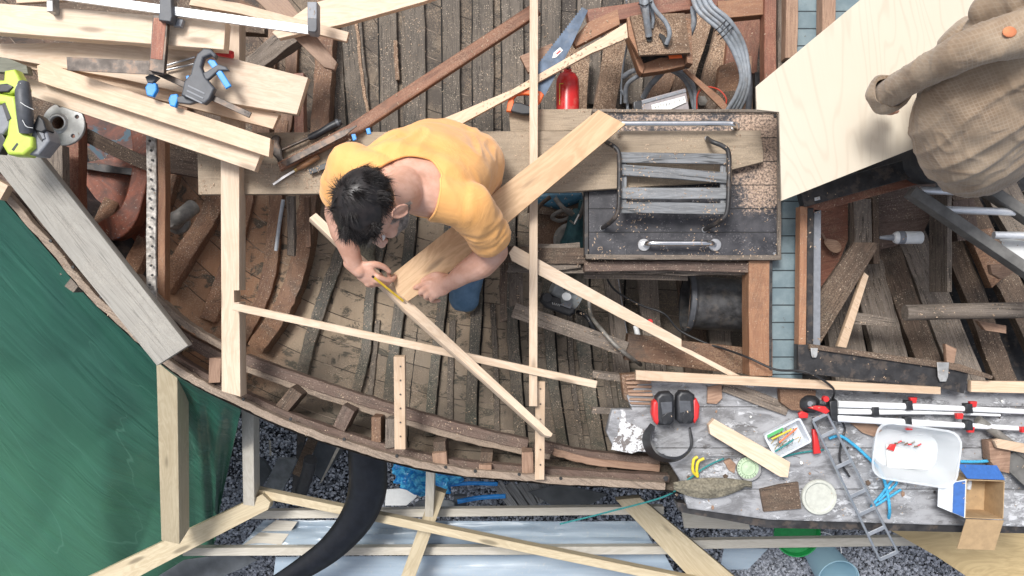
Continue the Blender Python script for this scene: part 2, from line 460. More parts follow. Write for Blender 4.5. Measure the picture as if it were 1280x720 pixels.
def _chip():
    g = G('wood_chip'); gi = g.n('ShaderNodeNewGeometry').outputs['Random Per Island']
    c = g.mix(gi, (.25, .17, .11), (.60, .45, .32))
    return g.done(c, .8)
CHIP = _chip()
def _tarp():
    g = G('green_tarpaulin'); v = g.coord(rnd=False)
    fold = g.noise(g.sc(v, (1, 1, .4)), 2.2, 5, .6, .8)
    mp_ = g.n('ShaderNodeMapping'); g.l(v, mp_.inputs[0]); mp_.inputs['Rotation'].default_value = (0, 0, R(52))
    lines = g.noise(g.sc(mp_.outputs[0], (.55, 4.5, 1)), 1.7, 5, .55, .7)
    mp2 = g.n('ShaderNodeMapping'); g.l(v, mp2.inputs[0]); mp2.inputs['Rotation'].default_value = (0, 0, R(70))
    scr = g.step(g.math('ABSOLUTE', g.math('SUBTRACT', g.noise(g.sc(mp2.outputs[0], (.25, 3, 1)), 1.2, 2, .4), .5)), .0008, .003, .3, 0)
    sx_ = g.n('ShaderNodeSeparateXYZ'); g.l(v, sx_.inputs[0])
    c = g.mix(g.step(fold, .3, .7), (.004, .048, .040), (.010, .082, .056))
    backlit = g.math('ADD', g.mul(sx_.outputs[1], -.55), g.mul(sx_.outputs[0], -.35))  # light through the cloth at lower left, painted into its colour
    c = g.mix(g.step(backlit, .35, 1.7, 0, .8), c, (.05, .165, .09))
    c = g.mix(g.step(lines, .35, .68, 0, .30), c, (.05, .165, .12)); c = g.mix(scr, c, (.12, .28, .20)); g.bump(lines, .6, .05)  # paler diagonal streaks put the sheen into the colour; scratches over them
    return g.done(c, .38, **{'Coat Weight': .1, 'Transmission Weight': .0})
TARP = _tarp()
def _sheet():
    g = G('pale_blue_sheeting'); v = g.coord(rnd=True)
    n = g.noise(g.sc(v, (.5, 6, 1)), 3.5, 3, .5, .3)
    c = g.mix(g.step(n, .3, .7), (.29, .36, .43), (.38, .46, .53)); c = g.mix(g.mul(g.step(g.noise(v, 60, 5, .75), .56, .66), .5), c, (.5, .5, .48))
    g.bump(n, .3, .01)
    return g.done(c, .28)
SHEET = _sheet()
def _bag():
    g = G('blue_plastic_bag'); v = g.coord()
    n = g.noise(v, 25, 4, .6, .8)
    c = g.mix(g.step(n, .4, .65), (.01, .20, .55), (.10, .55, .85))
    g.bump(n, 1, .01)
    return g.done(c, .2)
BAG = _bag()
def _clear(name, col, alpha):
    g = G(name)
    return g.done(col, .25, **{'Alpha': alpha, 'Specular IOR Level': .6})
TUB = _clear('milky_clear_plastic', (.88, .92, .94), .42)
TUBLID = _clear('milky_lid', (.85, .9, .95), .62)
PAIL = _clear('blue_clear_pail', (.45, .68, .78), .75)
def _hull():
    """inner hull planking: seams follow the planks through the mesh's UV map (metres along, metres across)"""
    g = G('hull_planking'); v = g.coord(rnd=False)
    uv = g.n('ShaderNodeTexCoord').outputs['UV']
    s = g.n('ShaderNodeSeparateXYZ'); g.l(uv, s.inputs[0])
    ps = g.n('ShaderNodeSeparateXYZ'); g.l(v, ps.inputs[0])
    wob = g.mul(g.math('SUBTRACT', g.noise(v, 3, 3), .5), .02)
    row = g.math('DIVIDE', g.math('ADD', s.outputs[1], wob), .115)
    fr = g.math('ABSOLUTE', g.math('SUBTRACT', g.math('FRACT', row), .5))
    seam = g.step(fr, .475, .492)
    wn = g.n('ShaderNodeTexWhiteNoise', noise_dimensions='1D'); g.l(g.math('FLOOR', row), wn.inputs['W'])
    gr = g.noise(g.sc(v, (30, 4, 6)), 1.5, 6, .65)          # fine grain
    grv = g.noise(g.sc(v, (22, 2.2, 3)), 1.5, 6, .6)
    big = g.noise(v, 2.6, 5, .6, .3)
    west = g.step(g.math('ADD', ps.outputs[0], g.mul(big, .35)), -1.0, -.72, 1, 0)     # rusty stern planks
    mid = g.mul(g.step(g.math('ADD', ps.outputs[0], g.mul(big, .3)), .05, .35, 1, 0), g.step(g.math('ADD', ps.outputs[1], g.mul(big, .3)), -.32, .05, .25, 1))
    base = g.mix(grv, (.095, .078, .06), (.22, .185, .145))
    tan = g.mix(gr, (.28, .21, .14), (.50, .39, .275))
    rust = g.mix(gr, (.20, .09, .045), (.44, .23, .12))
    c = g.mix(g.mul(mid, g.step(big, .3, .6, .55, 1.0)), base, tan)
    c = g.mix(g.mul(west, .9), c, rust)
    c = g.mix(g.mul(wn.outputs[0], .3), c, (.06, .045, .035))
    st = g.step(g.noise(g.sc(v, (1, 1.7, 1)), 9, 7, .7, .9), .53, .60)
    c = g.mix(g.mul(st, .85), c, (.045, .044, .034))
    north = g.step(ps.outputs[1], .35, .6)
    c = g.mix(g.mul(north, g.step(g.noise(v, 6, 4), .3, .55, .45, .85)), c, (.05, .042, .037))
    wf = g.mul(g.step(g.noise(v, 210, 2, .6), .60, .66), g.step(g.noise(v, 9, 5, .6), .45, .6)); c = g.mix(g.mul(wf, .7), c, (.5, .43, .34))
    dm = g.mul(g.step(g.noise(v, 190, 3, .75), .48, .6), g.step(g.noise(v, 5, 5, .6), .40, .62, .0, 1))
    c = g.mix(g.mul(dm, .6), c, (.38, .28, .19))
    c = g.mix(g.mul(seam, .85), c, g.mix(g.step(g.noise(v, 7, 3), .5, .6), (.02, .017, .014), (.34, .27, .21)))
    h = g.math('SUBTRACT', g.math('ADD', g.mul(gr, .3), g.math('ADD', g.mul(st, -.3), g.mul(g.noise(v, 150, 4), .5))), g.mul(seam, 1.2))
    g.bump(h, .6, .004)
    return g.done(c, .78)
HULLM = _hull()
def _orange():
    g = G('orange_red_primer'); v = g.coord()
    n = g.noise(v, 9, 8, .7, .8)
    c = g.mix(g.step(n, .35, .65), (.075, .026, .015), (.27, .07, .03))
    c = g.mix(g.step(g.noise(v, 8, 6, .6, 1), .63, .66), c, (.05, .10, .14))
    c = g.mix(g.mul(g.step(g.noise(v, 90, 5, .8), .6, .66), .7), c, (.4, .35, .3))
    g.bump(n, .4, .005)
    return g.done(c, .55)
ORPRIME = _orange()
def _od():
    g = G('dark_stern_paint'); v = g.coord(); n = g.noise(v, 7, 8, .7, .8)
    c = g.mix(g.step(n, .35, .65), (.035, .015, .012), (.17, .045, .022)); c = g.mix(g.step(g.noise(v, 8, 5, .6, 1), .56, .6), c, (.03, .07, .10)); g.bump(n, .4, .005); return g.done(c, .6)
ORDARK = _od()
# ------------------------------------------------------------------ ground
bm = bmesh.new()
for p in ((-60, -60), (60, -60), (60, 60), (-60, 60)): bm.verts.new((p[0], p[1], -2.1))
bm.faces.new(bm.verts)
link('ground', from_bm(bm, 0), GRAVEL, kind='structure')

# ------------------------------------------------------------------ the boat
RIM = [(-80, 130), (-20, 222), (0, 243), (60, 312), (110, 370), (150, 408), (200, 452), (240, 479), (300, 509), (360, 536), (430, 560), (500, 580), (560, 592),
       (640, 600), (720, 606), (830, 612), (960, 640), (1100, 652), (1400, 655)]
def interp(tab, x):
    if x <= tab[0][0]: return tab[0][1]
    for a, b in zip(tab, tab[1:]):
        if x <= b[0]:
            t = (x - a[0]) / (b[0] - a[0]); return a[1] + (b[1] - a[1]) * t
    return tab[-1][1]
_ra = np.array([(p[0], p[1]) for p in catmull([(a, b, 0) for a, b in RIM], 6)])
def rimdist(x, y):
    p = np.array((x, y)); a = _ra[:-1]; d = _ra[1:] - a
    t = np.clip(((p - a) * d).sum(1) / (d * d).sum(1), 0, 1)
    return float(np.sqrt((((a + d * t[:, None]) - p) ** 2).sum(1).min()))
HB = -.66
def zh(x, y):
    t = min(rimdist(x, y) / 190, 1)
    return -.035 + (HB + .035) * (1 - (1 - t) ** 2.3)
boat = thing('wooden_boat', 'old wooden boat hull stripped open, with bare ribs, planking and a worn white side deck', 'boat', P(640, 330, HB))
def hull_mesh():
    xs = list(range(-80, 1321, 9)); nv = 66
    bm = bmesh.new(); uvl = bm.loops.layers.uv.new('UVMap'); rows = []; info = {}
    for x in xs:
        g0 = interp([(p[0], p[1]) for p in RIM], x) - 1.0
        row = []
        for j in range(nv + 1):
            v = (j / nv) ** 1.15; y = g0 + (-110 - g0) * v
            if g0 < -110: y = g0
            vt = bm.verts.new(P(x, y, zh(x, y) + .003 * noise.noise(Vector((x * .02, y * .05, 0)))))
            info[vt] = (x / 270, rimdist(x, y) / 270); row.append(vt)
        rows.append(row)
    for a, b in zip(rows, rows[1:]):
        for j in range(nv):
            f = bm.faces.new((a[j], b[j], b[j + 1], a[j + 1]))
            for lp in f.loops: lp[uvl].uv = info[lp.vert]
    bmesh.ops.recalc_face_normals(bm, faces=bm.faces)
    # outside skin
    return from_bm(bm, 80)
link('planking', hull_mesh(), HULLM, boat)
def outer_skin():
    bm = bmesh.new(); prev = None
    for (x, y) in _ra:
        top = P(x, y + 2, -.02); k = 1 - .0
        row = []
        for s in range(7):
            u = s / 6
            q = top.copy(); q.z = -.02 - 1.1 * u
            c = Vector((.3, .5, 0)); q.x += (c.x - q.x) * .34 * u * u; q.y += (c.y - q.y) * .34 * u * u
            row.append(bm.verts.new(q))
        if prev:
            for s in range(6): bm.faces.new((prev[s], row[s], row[s + 1], prev[s + 1]))
        prev = row
    return from_bm(bm, 80)
link('outer_planking', outer_skin(), BLACKTRIM, boat)
def strap(name, pts, wpx, mat, dz=.03, th=.06, zf=zh, wob=.0, n=10, parent=boat, wend=None, zadd=None, key=7):
    """a bent timber following the hull: photo points, width in pixels, top dz above the surface"""
    path = catmull([(p[0], p[1], 0) for p in pts], n)
    bm = bmesh.new(); prev = None; m = len(path); sd = random.random() * 50
    o0 = P(path[0].x, path[0].y, zf(path[0].x, path[0].y)); L = 0; last = None
    for i, p in enumerate(path):
        t = (path[min(i + 1, m - 1)] - path[max(0, i - 1)]).normalized(); nx, ny = -t.y, t.x
        w = wpx if wend is None else wpx + (wend - wpx) * i / (m - 1)
        jit = wob * noise.noise(Vector((i * .55, sd, 0)))
        x, y = p.x + nx * jit * 1.5, p.y + ny * jit * 1.5
        z = zf(x, y) + dz
        jw = w * (1 + (.12 * noise.noise(Vector((i * .8, sd, 4))) if wob else 0))
        row = []
        for sgn, zz in ((-1, 0), (1, 0), (1, -th), (-1, -th)):
            row.append(bm.verts.new(P(x + nx * sgn * jw / 2, y + ny * sgn * jw / 2, z) + Vector((0, 0, zz)) - o0))
        if prev:
            for k in range(4): bm.faces.new((prev[k], prev[(k + 1) % 4], row[(k + 1) % 4], row[k]))
        prev = row
        if i == 0: first = row
    bm.faces.new(first[::-1]); bm.faces.new(prev)
    bmesh.ops.recalc_face_normals(bm, faces=bm.faces)
    es = [e for e in bm.edges if len(e.link_faces) == 2 and e.calc_face_angle(0) > 1.0]
    bmesh.ops.bevel(bm, geom=es, offset=.002, segments=1, affect='EDGES', clamp_overlap=True)
    # local frame along the timber so that the grain follows it
    d = (P(path[-1].x, path[-1].y, 0) - P(path[0].x, path[0].y, 0)).normalized()
    Rm = Matrix((d, Vector((-d.y, d.x, 0)), Vector((0, 0, 1)))).transposed().to_4x4()
    for v in bm.verts: v.co = Rm.inverted() @ v.co
    M = Matrix.Translation(o0) @ Rm
    return link(name, from_bm(bm, 40), mat, parent, M)
RIBS = [
 ([(430, -60), (443, 80), (450, 165), (445, 240), (425, 315), (408, 362), (387, 427), (374, 480)], 15, RIBG),
 ([(483, -60), (487, 165), (478, 290), (463, 362), (457, 437), (443, 497)], 12, RIBG),
 ([(517, -60), (520, 165), (512, 300), (500, 380), (492, 440), (484, 512)], 14, RIBG),
 ([(563, -60), (565, 165), (560, 300), (550, 400), (541, 480), (536, 545)], 12, RIBG),
 ([(604, -60), (604, 165), (598, 300), (595, 400), (590, 480), (588, 556)], 14, RIBG),
 ([(640, -60), (642, 165), (637, 300), (640, 400), (645, 480), (652, 566)], 15, RIBG),
 ([(690, -60), (688, 165), (684, 300), (686, 400), (692, 480), (706, 575)], 13, RIBG),
 ([(738, -60), (735, 130), (728, 300), (728, 400), (735, 480), (752, 580)], 17, RIBG),
 ([(795, -60), (790, 130), (775, 300), (772, 400), (778, 480), (797, 585)], 15, RIBG),
]
GAPSHADE = plain('gap_shade', (.010, .009, .008), .8)  # near-black strips stand in for the shade in gaps between hull boards
def offs(pts, d): return [(x + d, y) for x, y in pts]
for pts, w, m in RIBS:
    strap('rib', [q for q in pts if q[1] < 200], w * 1.8, PLANKD, .026, .07, wob=.5)
    strap('rib', [q for q in pts if q[1] > 160], w, m, .034, .07, wob=.5)
    strap('gap_shade', offs([q for q in pts if q[1] < 200], -w * .9 - 1.0), 2.0, GAPSHADE, .004, .02, wob=.5)
    strap('gap_shade', offs([q for q in pts if q[1] > 160], w / 2 + 1.0), 2.4, GAPSHADE, .004, .02, wob=.5)
for k in range(len(RIBS) - 1):
    A_, B_ = catmull([(x, y, 0) for x, y in RIBS[k][0]], 4), catmull([(x, y, 0) for x, y in RIBS[k + 1][0]], 4)
    fy = lambda T, y: interp([(q.y, q.x) for q in T], y)
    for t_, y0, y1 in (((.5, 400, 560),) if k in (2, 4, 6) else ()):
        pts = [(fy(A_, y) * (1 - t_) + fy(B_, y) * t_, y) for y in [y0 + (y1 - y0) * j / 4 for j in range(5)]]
        strap('gap_shade', pts, 1.3, GAPSHADE, .002, .01, wob=1.2)
# lighter, flatter floor straps between the ribs
for pts, w in [([(412, -60), (422, 80), (426, 165)], 14), ([(503, -60), (506, 165)], 5),
               ([(616, 380), (620, 470), (622, 560)], 7), ([(662, 400), (668, 480), (678, 570)], 9), ([(712, 380), (716, 470), (730, 575)], 7),
               ([(566, 400), (563, 470), (562, 550)], 8), ([(754, 420), (762, 500), (776, 580)], 8), ([(472, 400), (468, 440), (462, 500)], 7)]:
    strap('floor_strap', pts, w, PLANKD, .012, .03, wob=.6)
# rusty brown ribs in the stern
strap('rib', [(408, -60), (405, 60), (398, 170), (386, 240), (374, 325), (352, 385), (318, 436)], 22, RIBO, .10, .14, wob=.8)
strap('rib', [(352, 150), (345, 240), (338, 330), (322, 385), (296, 430)], 17, RIBO, .035, .06, wob=.8)
strap('rib', [(322, 170), (306, 250), (285, 330), (259, 400)], 20, RIBO, .03, .06, wob=.8)
strap('rib', [(282, 190), (264, 260), (234, 310), (200, 362)], 23, RIBO, .06, .08, wob=.8)
strap('rib', [(225, 60), (222, 150), (205, 240), (165, 330), (140, 372)], 20, RIBO, .05, .07, wob=.8)
strap('rib', [(170, 100), (160, 190), (130, 270), (95, 322)], 20, RIBO, .05, .07, wob=.8)
strap('rib', [(365, 40), (362, 120), (352, 180)], 15, BROWN, .03, .06, wob=.8)
strap('rib', [(340, -60), (338, 40), (330, 160)], 16, BROWN, .03, .06, wob=.8)
# sawdust strips lying along the seams
for pts, w in [([(446, 28), (451, 80), (459, 140)], 4), ([(494, 50), (495, 75), (497, 100)], 5)]:
    strap('batten_strip', pts, w, SAWDUSTY, .035, .03, wob=1)
# rim, beam shelf and stringer
def flat(z): return lambda x, y: z
strap('gunwale', [(p[0] + 2, p[1] - 4) for p in RIM if p[0] < 900], 9, SHELFL, .0, .035, zf=flat(0.0), wob=1.0)
strap('hull_edge', [(p[0] + 7, p[1] - 13) for p in RIM if p[0] < 900], 9, SHELF, .0, .05, zf=flat(-.05), wob=.6)
strap('beam_shelf', [(305, 449), (360, 470), (433, 494), (507, 517), (580, 538), (660, 556)], 13, SHELF, 0, .05, zf=flat(-.13), wob=.5)
strap('beam_shelf', [(668, 557), (740, 571), (825, 578)], 13, SHELF, 0, .05, zf=flat(-.13), wob=.5)
strap('stringer', [(303, 459), (360, 480), (433, 504), (507, 527), (580, 548), (688, 571)], 9, SHELFL, 0, .05, zf=flat(-.137), wob=.8)
strap('stringer', [(692, 565), (740, 577), (825, 586)], 9, BLEACH, 0, .04, zf=flat(-.12), wob=.8)
strap('stringer', [(2, 238), (30, 262), (60, 300), (95, 335), (140, 375)], 9, SHELFL, 0, .04, zf=flat(-.06), wob=1)
strap('stringer', [(168, 345), (207, 385), (240, 412), (282, 436)], 8, SHELFL, 0, .05, zf=flat(-.1), wob=1.4)
strap('beam_shelf', [(196, 398), (225, 420), (275, 448), (300, 460)], 14, SHELF, 0, .04, zf=flat(-.13), wob=.5)
def block(a, b, w, th, mat, z=-.02): return bar('rib_head', (a[0], a[1], z), (b[0], b[1], z), w, th, mat, wob=.006, parent=boat)
block((371, 488), (352, 512), 17, .12, BROWND, -.06); block((436, 510), (422, 537), 17, .12, SHELF, -.06)
block((470, 522), (470, 553), 12, .12, BROWN, -.05); block((487, 524), (487, 560), 12, .12, GREYOLD, -.04)
block((549, 552), (551, 577), 15, .12, BROWND, -.07); block((549, 566), (551, 582), 18, .03, BLEACH, -.03)
block((609, 566), (607, 588), 15, .12, BROWND, -.08); block((607, 582), (607, 594), 16, .04, BLEACH, -.02)
block((269, 448), (268, 478), 15, .1, BLEACH, -.02); block((659, 566), (660, 598), 14, .1, BLEACH, -.02)
block((100, 345), (86, 362), 14, .1, GREYOLD, -.04); block((754, 588), (757, 604), 13, .1, BROWND, -.08)
block((215, 424), (205, 448), 15, .1, BROWND, -.05)
for k, (x, y) in enumerate([(62, 302), (90, 335), (125, 372), (303, 500), (362, 525), (429, 550), (495, 571), (556, 585), (593, 590), (648, 594), (700, 599)]):
    lathe('bolt_hole', [(0, .0015), (.006, .001), (.0065, -.003)], LINECOL, Matrix.Translation(P(x + 1, y - 1, .003)), 10, boat)
# stern: orange primed timbers and knee
def hs(name, pts, z, th, mat, **k): return slab(name, pts, th, mat, z=z, parent=boat, **k)
hs('stern_post', [(95, 205), (150, 195), (190, 225), (190, 290), (172, 308), (140, 292), (95, 245)], -.50, .1, ORPRIME, bev=.004)
hs('transom', [(88, 110), (192, 110), (192, 240), (88, 240)], -.60, .05, ORDARK, bev=.004)
bar('stern_frame', (95, 205, -.44), (170, 214, -.44), 9, .05, BLACKTRIM, wob=.01, parent=boat)
bar('stern_frame', (118, 300, -.40), (190, 238, -.40), 18, .05, ORPRIME, wob=.008, parent=boat)
slab('stern_knee', [(160, 110), (186, 110), (187, 190), (180, 245), (160, 290), (135, 300), (118, 288), (148, 262), (162, 225), (165, 180)], .08, ORPRIME, z=-.36, parent=boat, smooth=True, bev=.006)
bar('deck_beam', (90, 150, -.2), (90, 275, -.24), 15, .07, MAHOG, wob=.01, parent=boat)
bar('deck_beam', (84, 300, -.2), (84, 345, -.2), 14, .07, GREYOLD, wob=.01, parent=boat)
bar('deck_beam', (64, 180, -.1), (66, 275, -.1), 26, .05, GREYOLD, wob=.01, parent=boat)
bar('deck_beam', (100, 165, -.28), (185, 205, -.28), 16, .05, BROWND, wob=.01, parent=boat)
bar('deck_beam', (201, 170, -.13), (202, 400, -.13), 9, .05, REDWOOD, wob=.006, parent=boat)
bar('deck_beam', (205, 196, -.33), (250, 204, -.33), 34, .06, BROWND, wob=.01, parent=boat)
# top left dark locker behind the timbers
bar('deck_beam', (50, 14, -.3), (330, 30, -.3), 24, .06, BROWND, wob=.01, parent=boat)
bar('deck_beam', (270, 110, -.2), (371, 40, -.2), 24, .06, GREYOLD, wob=.02, parent=boat)
bar('deck_beam', (326, 70, -.3), (326, 190, -.3), 22, .07, BROWN, wob=.01, parent=boat)
bar('deck_beam', (374, 90, -.28), (373, 170, -.28), 12, .06, MAHOG, wob=.01, parent=boat)
# posts showing under the scaffold board
bar('deck_beam', (362, 246, -.2), (362, 320, -.24), 9, .03, GREYOLD, wob=.008, parent=boat)
bar('deck_beam', (384, 246, -.25), (384, 309, -.28), 7, .03, BROWN, wob=.008, parent=boat)
# carlins and bulkheads to the right
bar('carlin', (636, 318, -.02), (940, 322, -.02), 20, .06, BROWND, wob=.01, parent=boat)
bar('carlin', (636, 336, -.05), (940, 340, -.05), 10, .05, GREYOLD, wob=.012, parent=boat)
bar('carlin', (730, 333, -.01), (938, 334, -.01), 12, .05, SHELF, wob=.006, parent=boat)
bar('carlin', (730, 345, -.10), (860, 348, -.10), 6, .02, GREYOLD, parent=boat)
bar('deck_beam', (652, 322, -.03), (725, 318, -.03), 32, .04, GREYOLD, wob=.012, parent=boat)
bar('deck_beam', (631, 315, -.14), (631, 402, -.14), 9, .05, BROWND, wob=.012, parent=boat)
bar('deck_beam', (643, 342, -.2), (644, 384, -.2), 18, .05, GREYOLD, wob=.014, parent=boat)
bar('hatch_post', (951, 326, .0), (951, 470, .0), 29, .09, REDWOOD, wob=.003, parent=boat)
bar('floor_beam', (808, 330, -.52), (820, 470, -.52), 24, .05, GREYOLD, wob=.01, parent=boat)
bar('floor_beam', (862, 330, -.52), (872, 470, -.52), 28, .05, BROWND, wob=.01, parent=boat)
bar('floor_beam', (898, 400, -.5), (903, 470, -.5), 26, .05, GREYOLD, wob=.01, parent=boat)
bar('floor_beam', (762, 330, -.55), (780, 470, -.55), 20, .04, GREYOLD, wob=.01, parent=boat)
bar('floor_beam', (700, 245, -.45), (700, 320, -.45), 60, .04, BROWN, wob=.012, parent=boat)
bar('floor_beam', (662, 255, -.42), (735, 262, -.42), 22, .05, BROWND, wob=.012, parent=boat)
# upper right: speckled floors and frames
bar('floor_beam', (771, 35, -.42), (752, 150, -.42), 27, .05, SAWDUSTY, wob=.01, parent=boat)
bar('floor_beam', (722, 60, -.5), (716, 150, -.5), 34, .05, SAWDUSTY, wob=.012, parent=boat)
bar('floor_beam', (893, -30, -.5), (845, 150, -.5), 22, .05, SAWDUSTY, wob=.012, parent=boat)
bar('floor_beam', (916, 10, -.48), (880, 150, -.48), 30, .05, SAWDUSTY, wob=.012, parent=boat)
bar('floor_beam', (865, 0, -.55), (810, 150, -.55), 26, .04, BROWN, wob=.012, parent=boat)
bar('floor_beam', (940, -30, -.45), (925, 90, -.45), 40, .04, MAHOG, wob=.01, parent=boat)
slab('engine_bed', [(900, 82), (918, 76), (926, 100), (922, 138), (893, 138)], .05, RIBO, z=-.40, parent=boat)
bar('deck_beam', (735, 22, -.05), (905, -4, -.05), 19, .05, MAHOG, wob=.004, parent=boat)
bar('deck_beam', (898, 12, -.04), (962, 6, -.04), 22, .06, REDWOOD, wob=.004, parent=boat)
bar('deck_beam', (963, -40, -.02), (964, 120, -.02), 15, .06, MAHOG, wob=.004, parent=boat)
bar('deck_beam', (977, -40, -.08), (977, 105, -.08), 9, .03, GREYOLD, parent=boat)
bar('deck_beam', (990, -40, -.03), (989, 72, -.03), 15, .06, BLEACH, wob=.004, parent=boat)
bar('deck_beam', (1037, -40, .01), (1036, 45, .01), 17, .06, BLEACH, wob=.004, parent=boat)
bar('deck_beam', (935, 70, -.2), (937, 138, -.2), 10, .05, BLEACH, wob=.008, parent=boat)
# dark hull wall right of the hold
bar('deck_beam', (957, 90, -.35), (957, 140, -.35), 26, .05, BLACKTRIM, parent=boat)
# tongue and groove bulkhead
slab('panelled_bulkhead', [(965, 230), (1003, 230), (1003, 478), (962, 478)], .03, TGP, a=(984, 230, -.05), b=(984, 478, -.05), parent=boat)
slab('panelled_bulkhead', [(996, -60), (1130, -60), (1050, 80), (996, 120)], .03, TGP, a=(984, 230, -.06), b=(984, -60, -.06), parent=boat)
slab('bulkhead_trim', [(962, 240), (966, 240), (965, 478), (961, 478)], .05, BLACKTRIM, z=.0, parent=boat)
# forward hold seen through the dark frame
hold = [([(1020, 230), (1068, 480)], 44), ([(1060, 230), (1122, 480)], 40), ([(1088, 250), (1175, 490)], 30), ([(1122, 250), (1218, 490)], 36), ([(1170, 240), (1260, 480)], 26), ([(1205, 240), (1320, 470)], 30), ([(1250, 230), (1370, 450)], 40), ([(1300, 230), (1420, 450)], 40)]
for p, w in hold: bar('floor_beam', (*p[0], -.45), (*p[1], -.45), w, .05, BROWND if w % 4 else GREYOLD, wob=.01, parent=boat)
slab('hold_bottom', [(990, 150), (1400, 150), (1400, 500), (990, 500)], .02, BLACKTRIM, z=-.62, parent=boat)
slab('hold_side', [(1020, 258), (1060, 252), (1060, 300), (1036, 360), (1024, 365)], .05, MAHOG, z=-.34, parent=boat)
slab('hold_side', [(1095, 235), (1170, 225), (1168, 262), (1150, 300), (1100, 312)], .04, SHELF, z=-.36, parent=boat)
bar('floor_beam', (1078, 250, -.3), (1078, 310, -.3), 22, .05, GREYOLD, wob=.01, parent=boat)
bar('floor_beam', (1095, 240, -.3), (1096, 330, -.3), 8, .05, BROWND, parent=boat)
bar('floor_beam', (1187, 240, -.22), (1187, 365, -.22), 6, .14, GREYOLD, parent=boat)
bar('floor_beam', (1205, 250, -.26), (1212, 300, -.26), 28, .05, SHELF, wob=.01, parent=boat)
slab('hold_side', [(1210, 290), (1240, 285), (1262, 340), (1240, 360)], .05, RIBO, z=-.38, parent=boat)
# dark hatch frame
bar('hatch_frame', (1003, 247, .06), (1260, 177, .06), 24, .05, BLACKTRIM, parent=boat)
bar('hatch_frame', (1006, 262, .03), (1250, 196, .03), 13, .05, MAHOG, parent=boat)
bar('hatch_frame', (1005, 258, .05), (1003, 436, .05), 9, .05, REDWOOD, parent=boat)
bar('hatch_frame', (1013, 260, .04), (1012, 434, .04), 8, .05, BLACKTRIM, parent=boat)
bar('hatch_frame', (1022, 262, .03), (1021, 432, .03), 9, .04, MIDGREY, parent=boat)
slab('hatch_frame', [(998, 431), (1015, 431), (1212, 462), (1205, 492), (1180, 486), (998, 466)], .05, BLACKTRIM, z=.07, parent=boat)
slab('hatch_frame', [(1012, 430), (1200, 455), (1242, 470), (1240, 474), (1195, 463), (1012, 436)], .03, BROWND, z=.085, parent=boat)
for (x, y, w, h) in [(1018, 441, 9, 12), (1179, 465, 15, 24)]:
    slab('hinge', [(x - w / 2, y - h / 2), (x + w / 2, y - h / 2), (x + w / 2.4, y + h / 4), (x + w / 4, y + h / 2), (x - w / 4, y + h / 2), (x - w / 2.4, y + h / 4)], .006, GALV, z=.092, parent=boat)
pl = slab('name_plate', [(1018, 247), (1025, 245.3), (1025.6, 249.5), (1018.6, 251.2)], .003, ALU, z=.064, parent=boat)
# long rail on top of the deck and the deck
slab('side_deck', [(765, 512), (790, 512), (783, 495), (800, 478), (1340, 478), (1340, 660), (1180, 657), (960, 650), (860, 636), (850, 600), (830, 568), (768, 562), (758, 540)], .05, DECKP, a=(700, 560, -.015), b=(900, 560, -.015), bev=.006, parent=boat)
slab('deck_edge', [(846, 628), (960, 648), (1180, 655), (1340, 658), (1340, 668), (1180, 665), (960, 660), (850, 640)], .07, BLACKTRIM, z=-.03, parent=boat)
slab('worn_paint_patch', [(764, 562), (768, 548), (772, 545), (774, 530), (778, 512), (782, 516), (783, 527), (790, 530), (797, 533), (806, 538), (811, 551), (816, 558), (813, 565), (798, 564), (790, 567)], .004, CHIPW, z=-.009, parent=boat)
slab('deck_beam', [(776, 468), (810, 466), (820, 505), (800, 512), (780, 500)], .06, BROWN, z=-.02, parent=boat, bev=.008)
for k in range(7):
    bar('splintered_end', (782 + k, 474 + 5 * k, -.01), (812 + k, 472 + 5.5 * k, -.005), 3, .012, BLEACH, wob=.01, parent=boat)
bar('deck_beam', (742, 468, -.06), (796, 474, -.06), 9, .04, GREYOLD, wob=.008, parent=boat)
bar('deck_beam', (740, 514, -.05), (800, 517, -.05), 8, .03, GREYOLD, wob=.008, parent=boat)
bar('deck_beam', (905, 482, .0), (985, 512, .0), 16, .03, GREYOLD, wob=.004, parent=boat)
# ------------------------------------------------------------------ loose timber: each piece is a thing
BT = 'timbers lying across the stern'
def W(name, a, b, w, th, mat, label, cat='timber', group=None, **k): return bar(name, a, b, w, th, mat, label=label, cat=cat, group=group, **k)
# vertical post, notched
slab('timber_post', [(275, 20), (299, 20), (299, 363), (292.5, 363), (292.5, 378), (299, 378), (300.5, 496), (277, 489)], .07, PINE, a=(287, 20, .135), b=(289, 495, .10), label='pale squared post with a notch, reaching down to the gunwale from the stern timbers', cat='post')
W('timber_plank', (-30, 20, .33), (281, 44, .33), 36, .05, PINE, 'thick pale plank, uppermost at top left, crossed by the brown try square stock', 'plank', BT)
slab('wide_board', [(-30, 55), (150, 52), (240, 60), (385, 97), (371, 143), (283, 128), (150, 98), (-30, 66)], .035, PINE, a=(-30, 60, .235), b=(380, 118, .235), label='widest pale board with a broad bright end, under the black and blue clamp', cat='board', group=BT)
slab('timber_plank', [(-30, 50), (0, 56), (200, 92), (349, 143), (341, 161), (140, 110), (-30, 70)], .025, PINE2, a=(-30, 60, .205), b=(345, 152, .195), label='narrow plank just below the widest board, above the two long timbers', cat='plank', group=BT)
slab('timber_plank', [(46, 82), (56, 78), (338, 173), (336, 196), (48, 102)], .045, PINE2, a=(46, 90, .27), b=(336, 184, .27), label='squared timber with a grey stained end beside the lime green power tool', cat='timber', group=BT)
slab('timber_plank', [(-30, 78), (45, 100), (326, 193), (318, 214), (-30, 97)], .04, PINE, a=(-30, 88, .225), b=(322, 204, .225), label='lowest of the long pale timbers, crossing above the dark stern opening', cat='timber', group=BT)
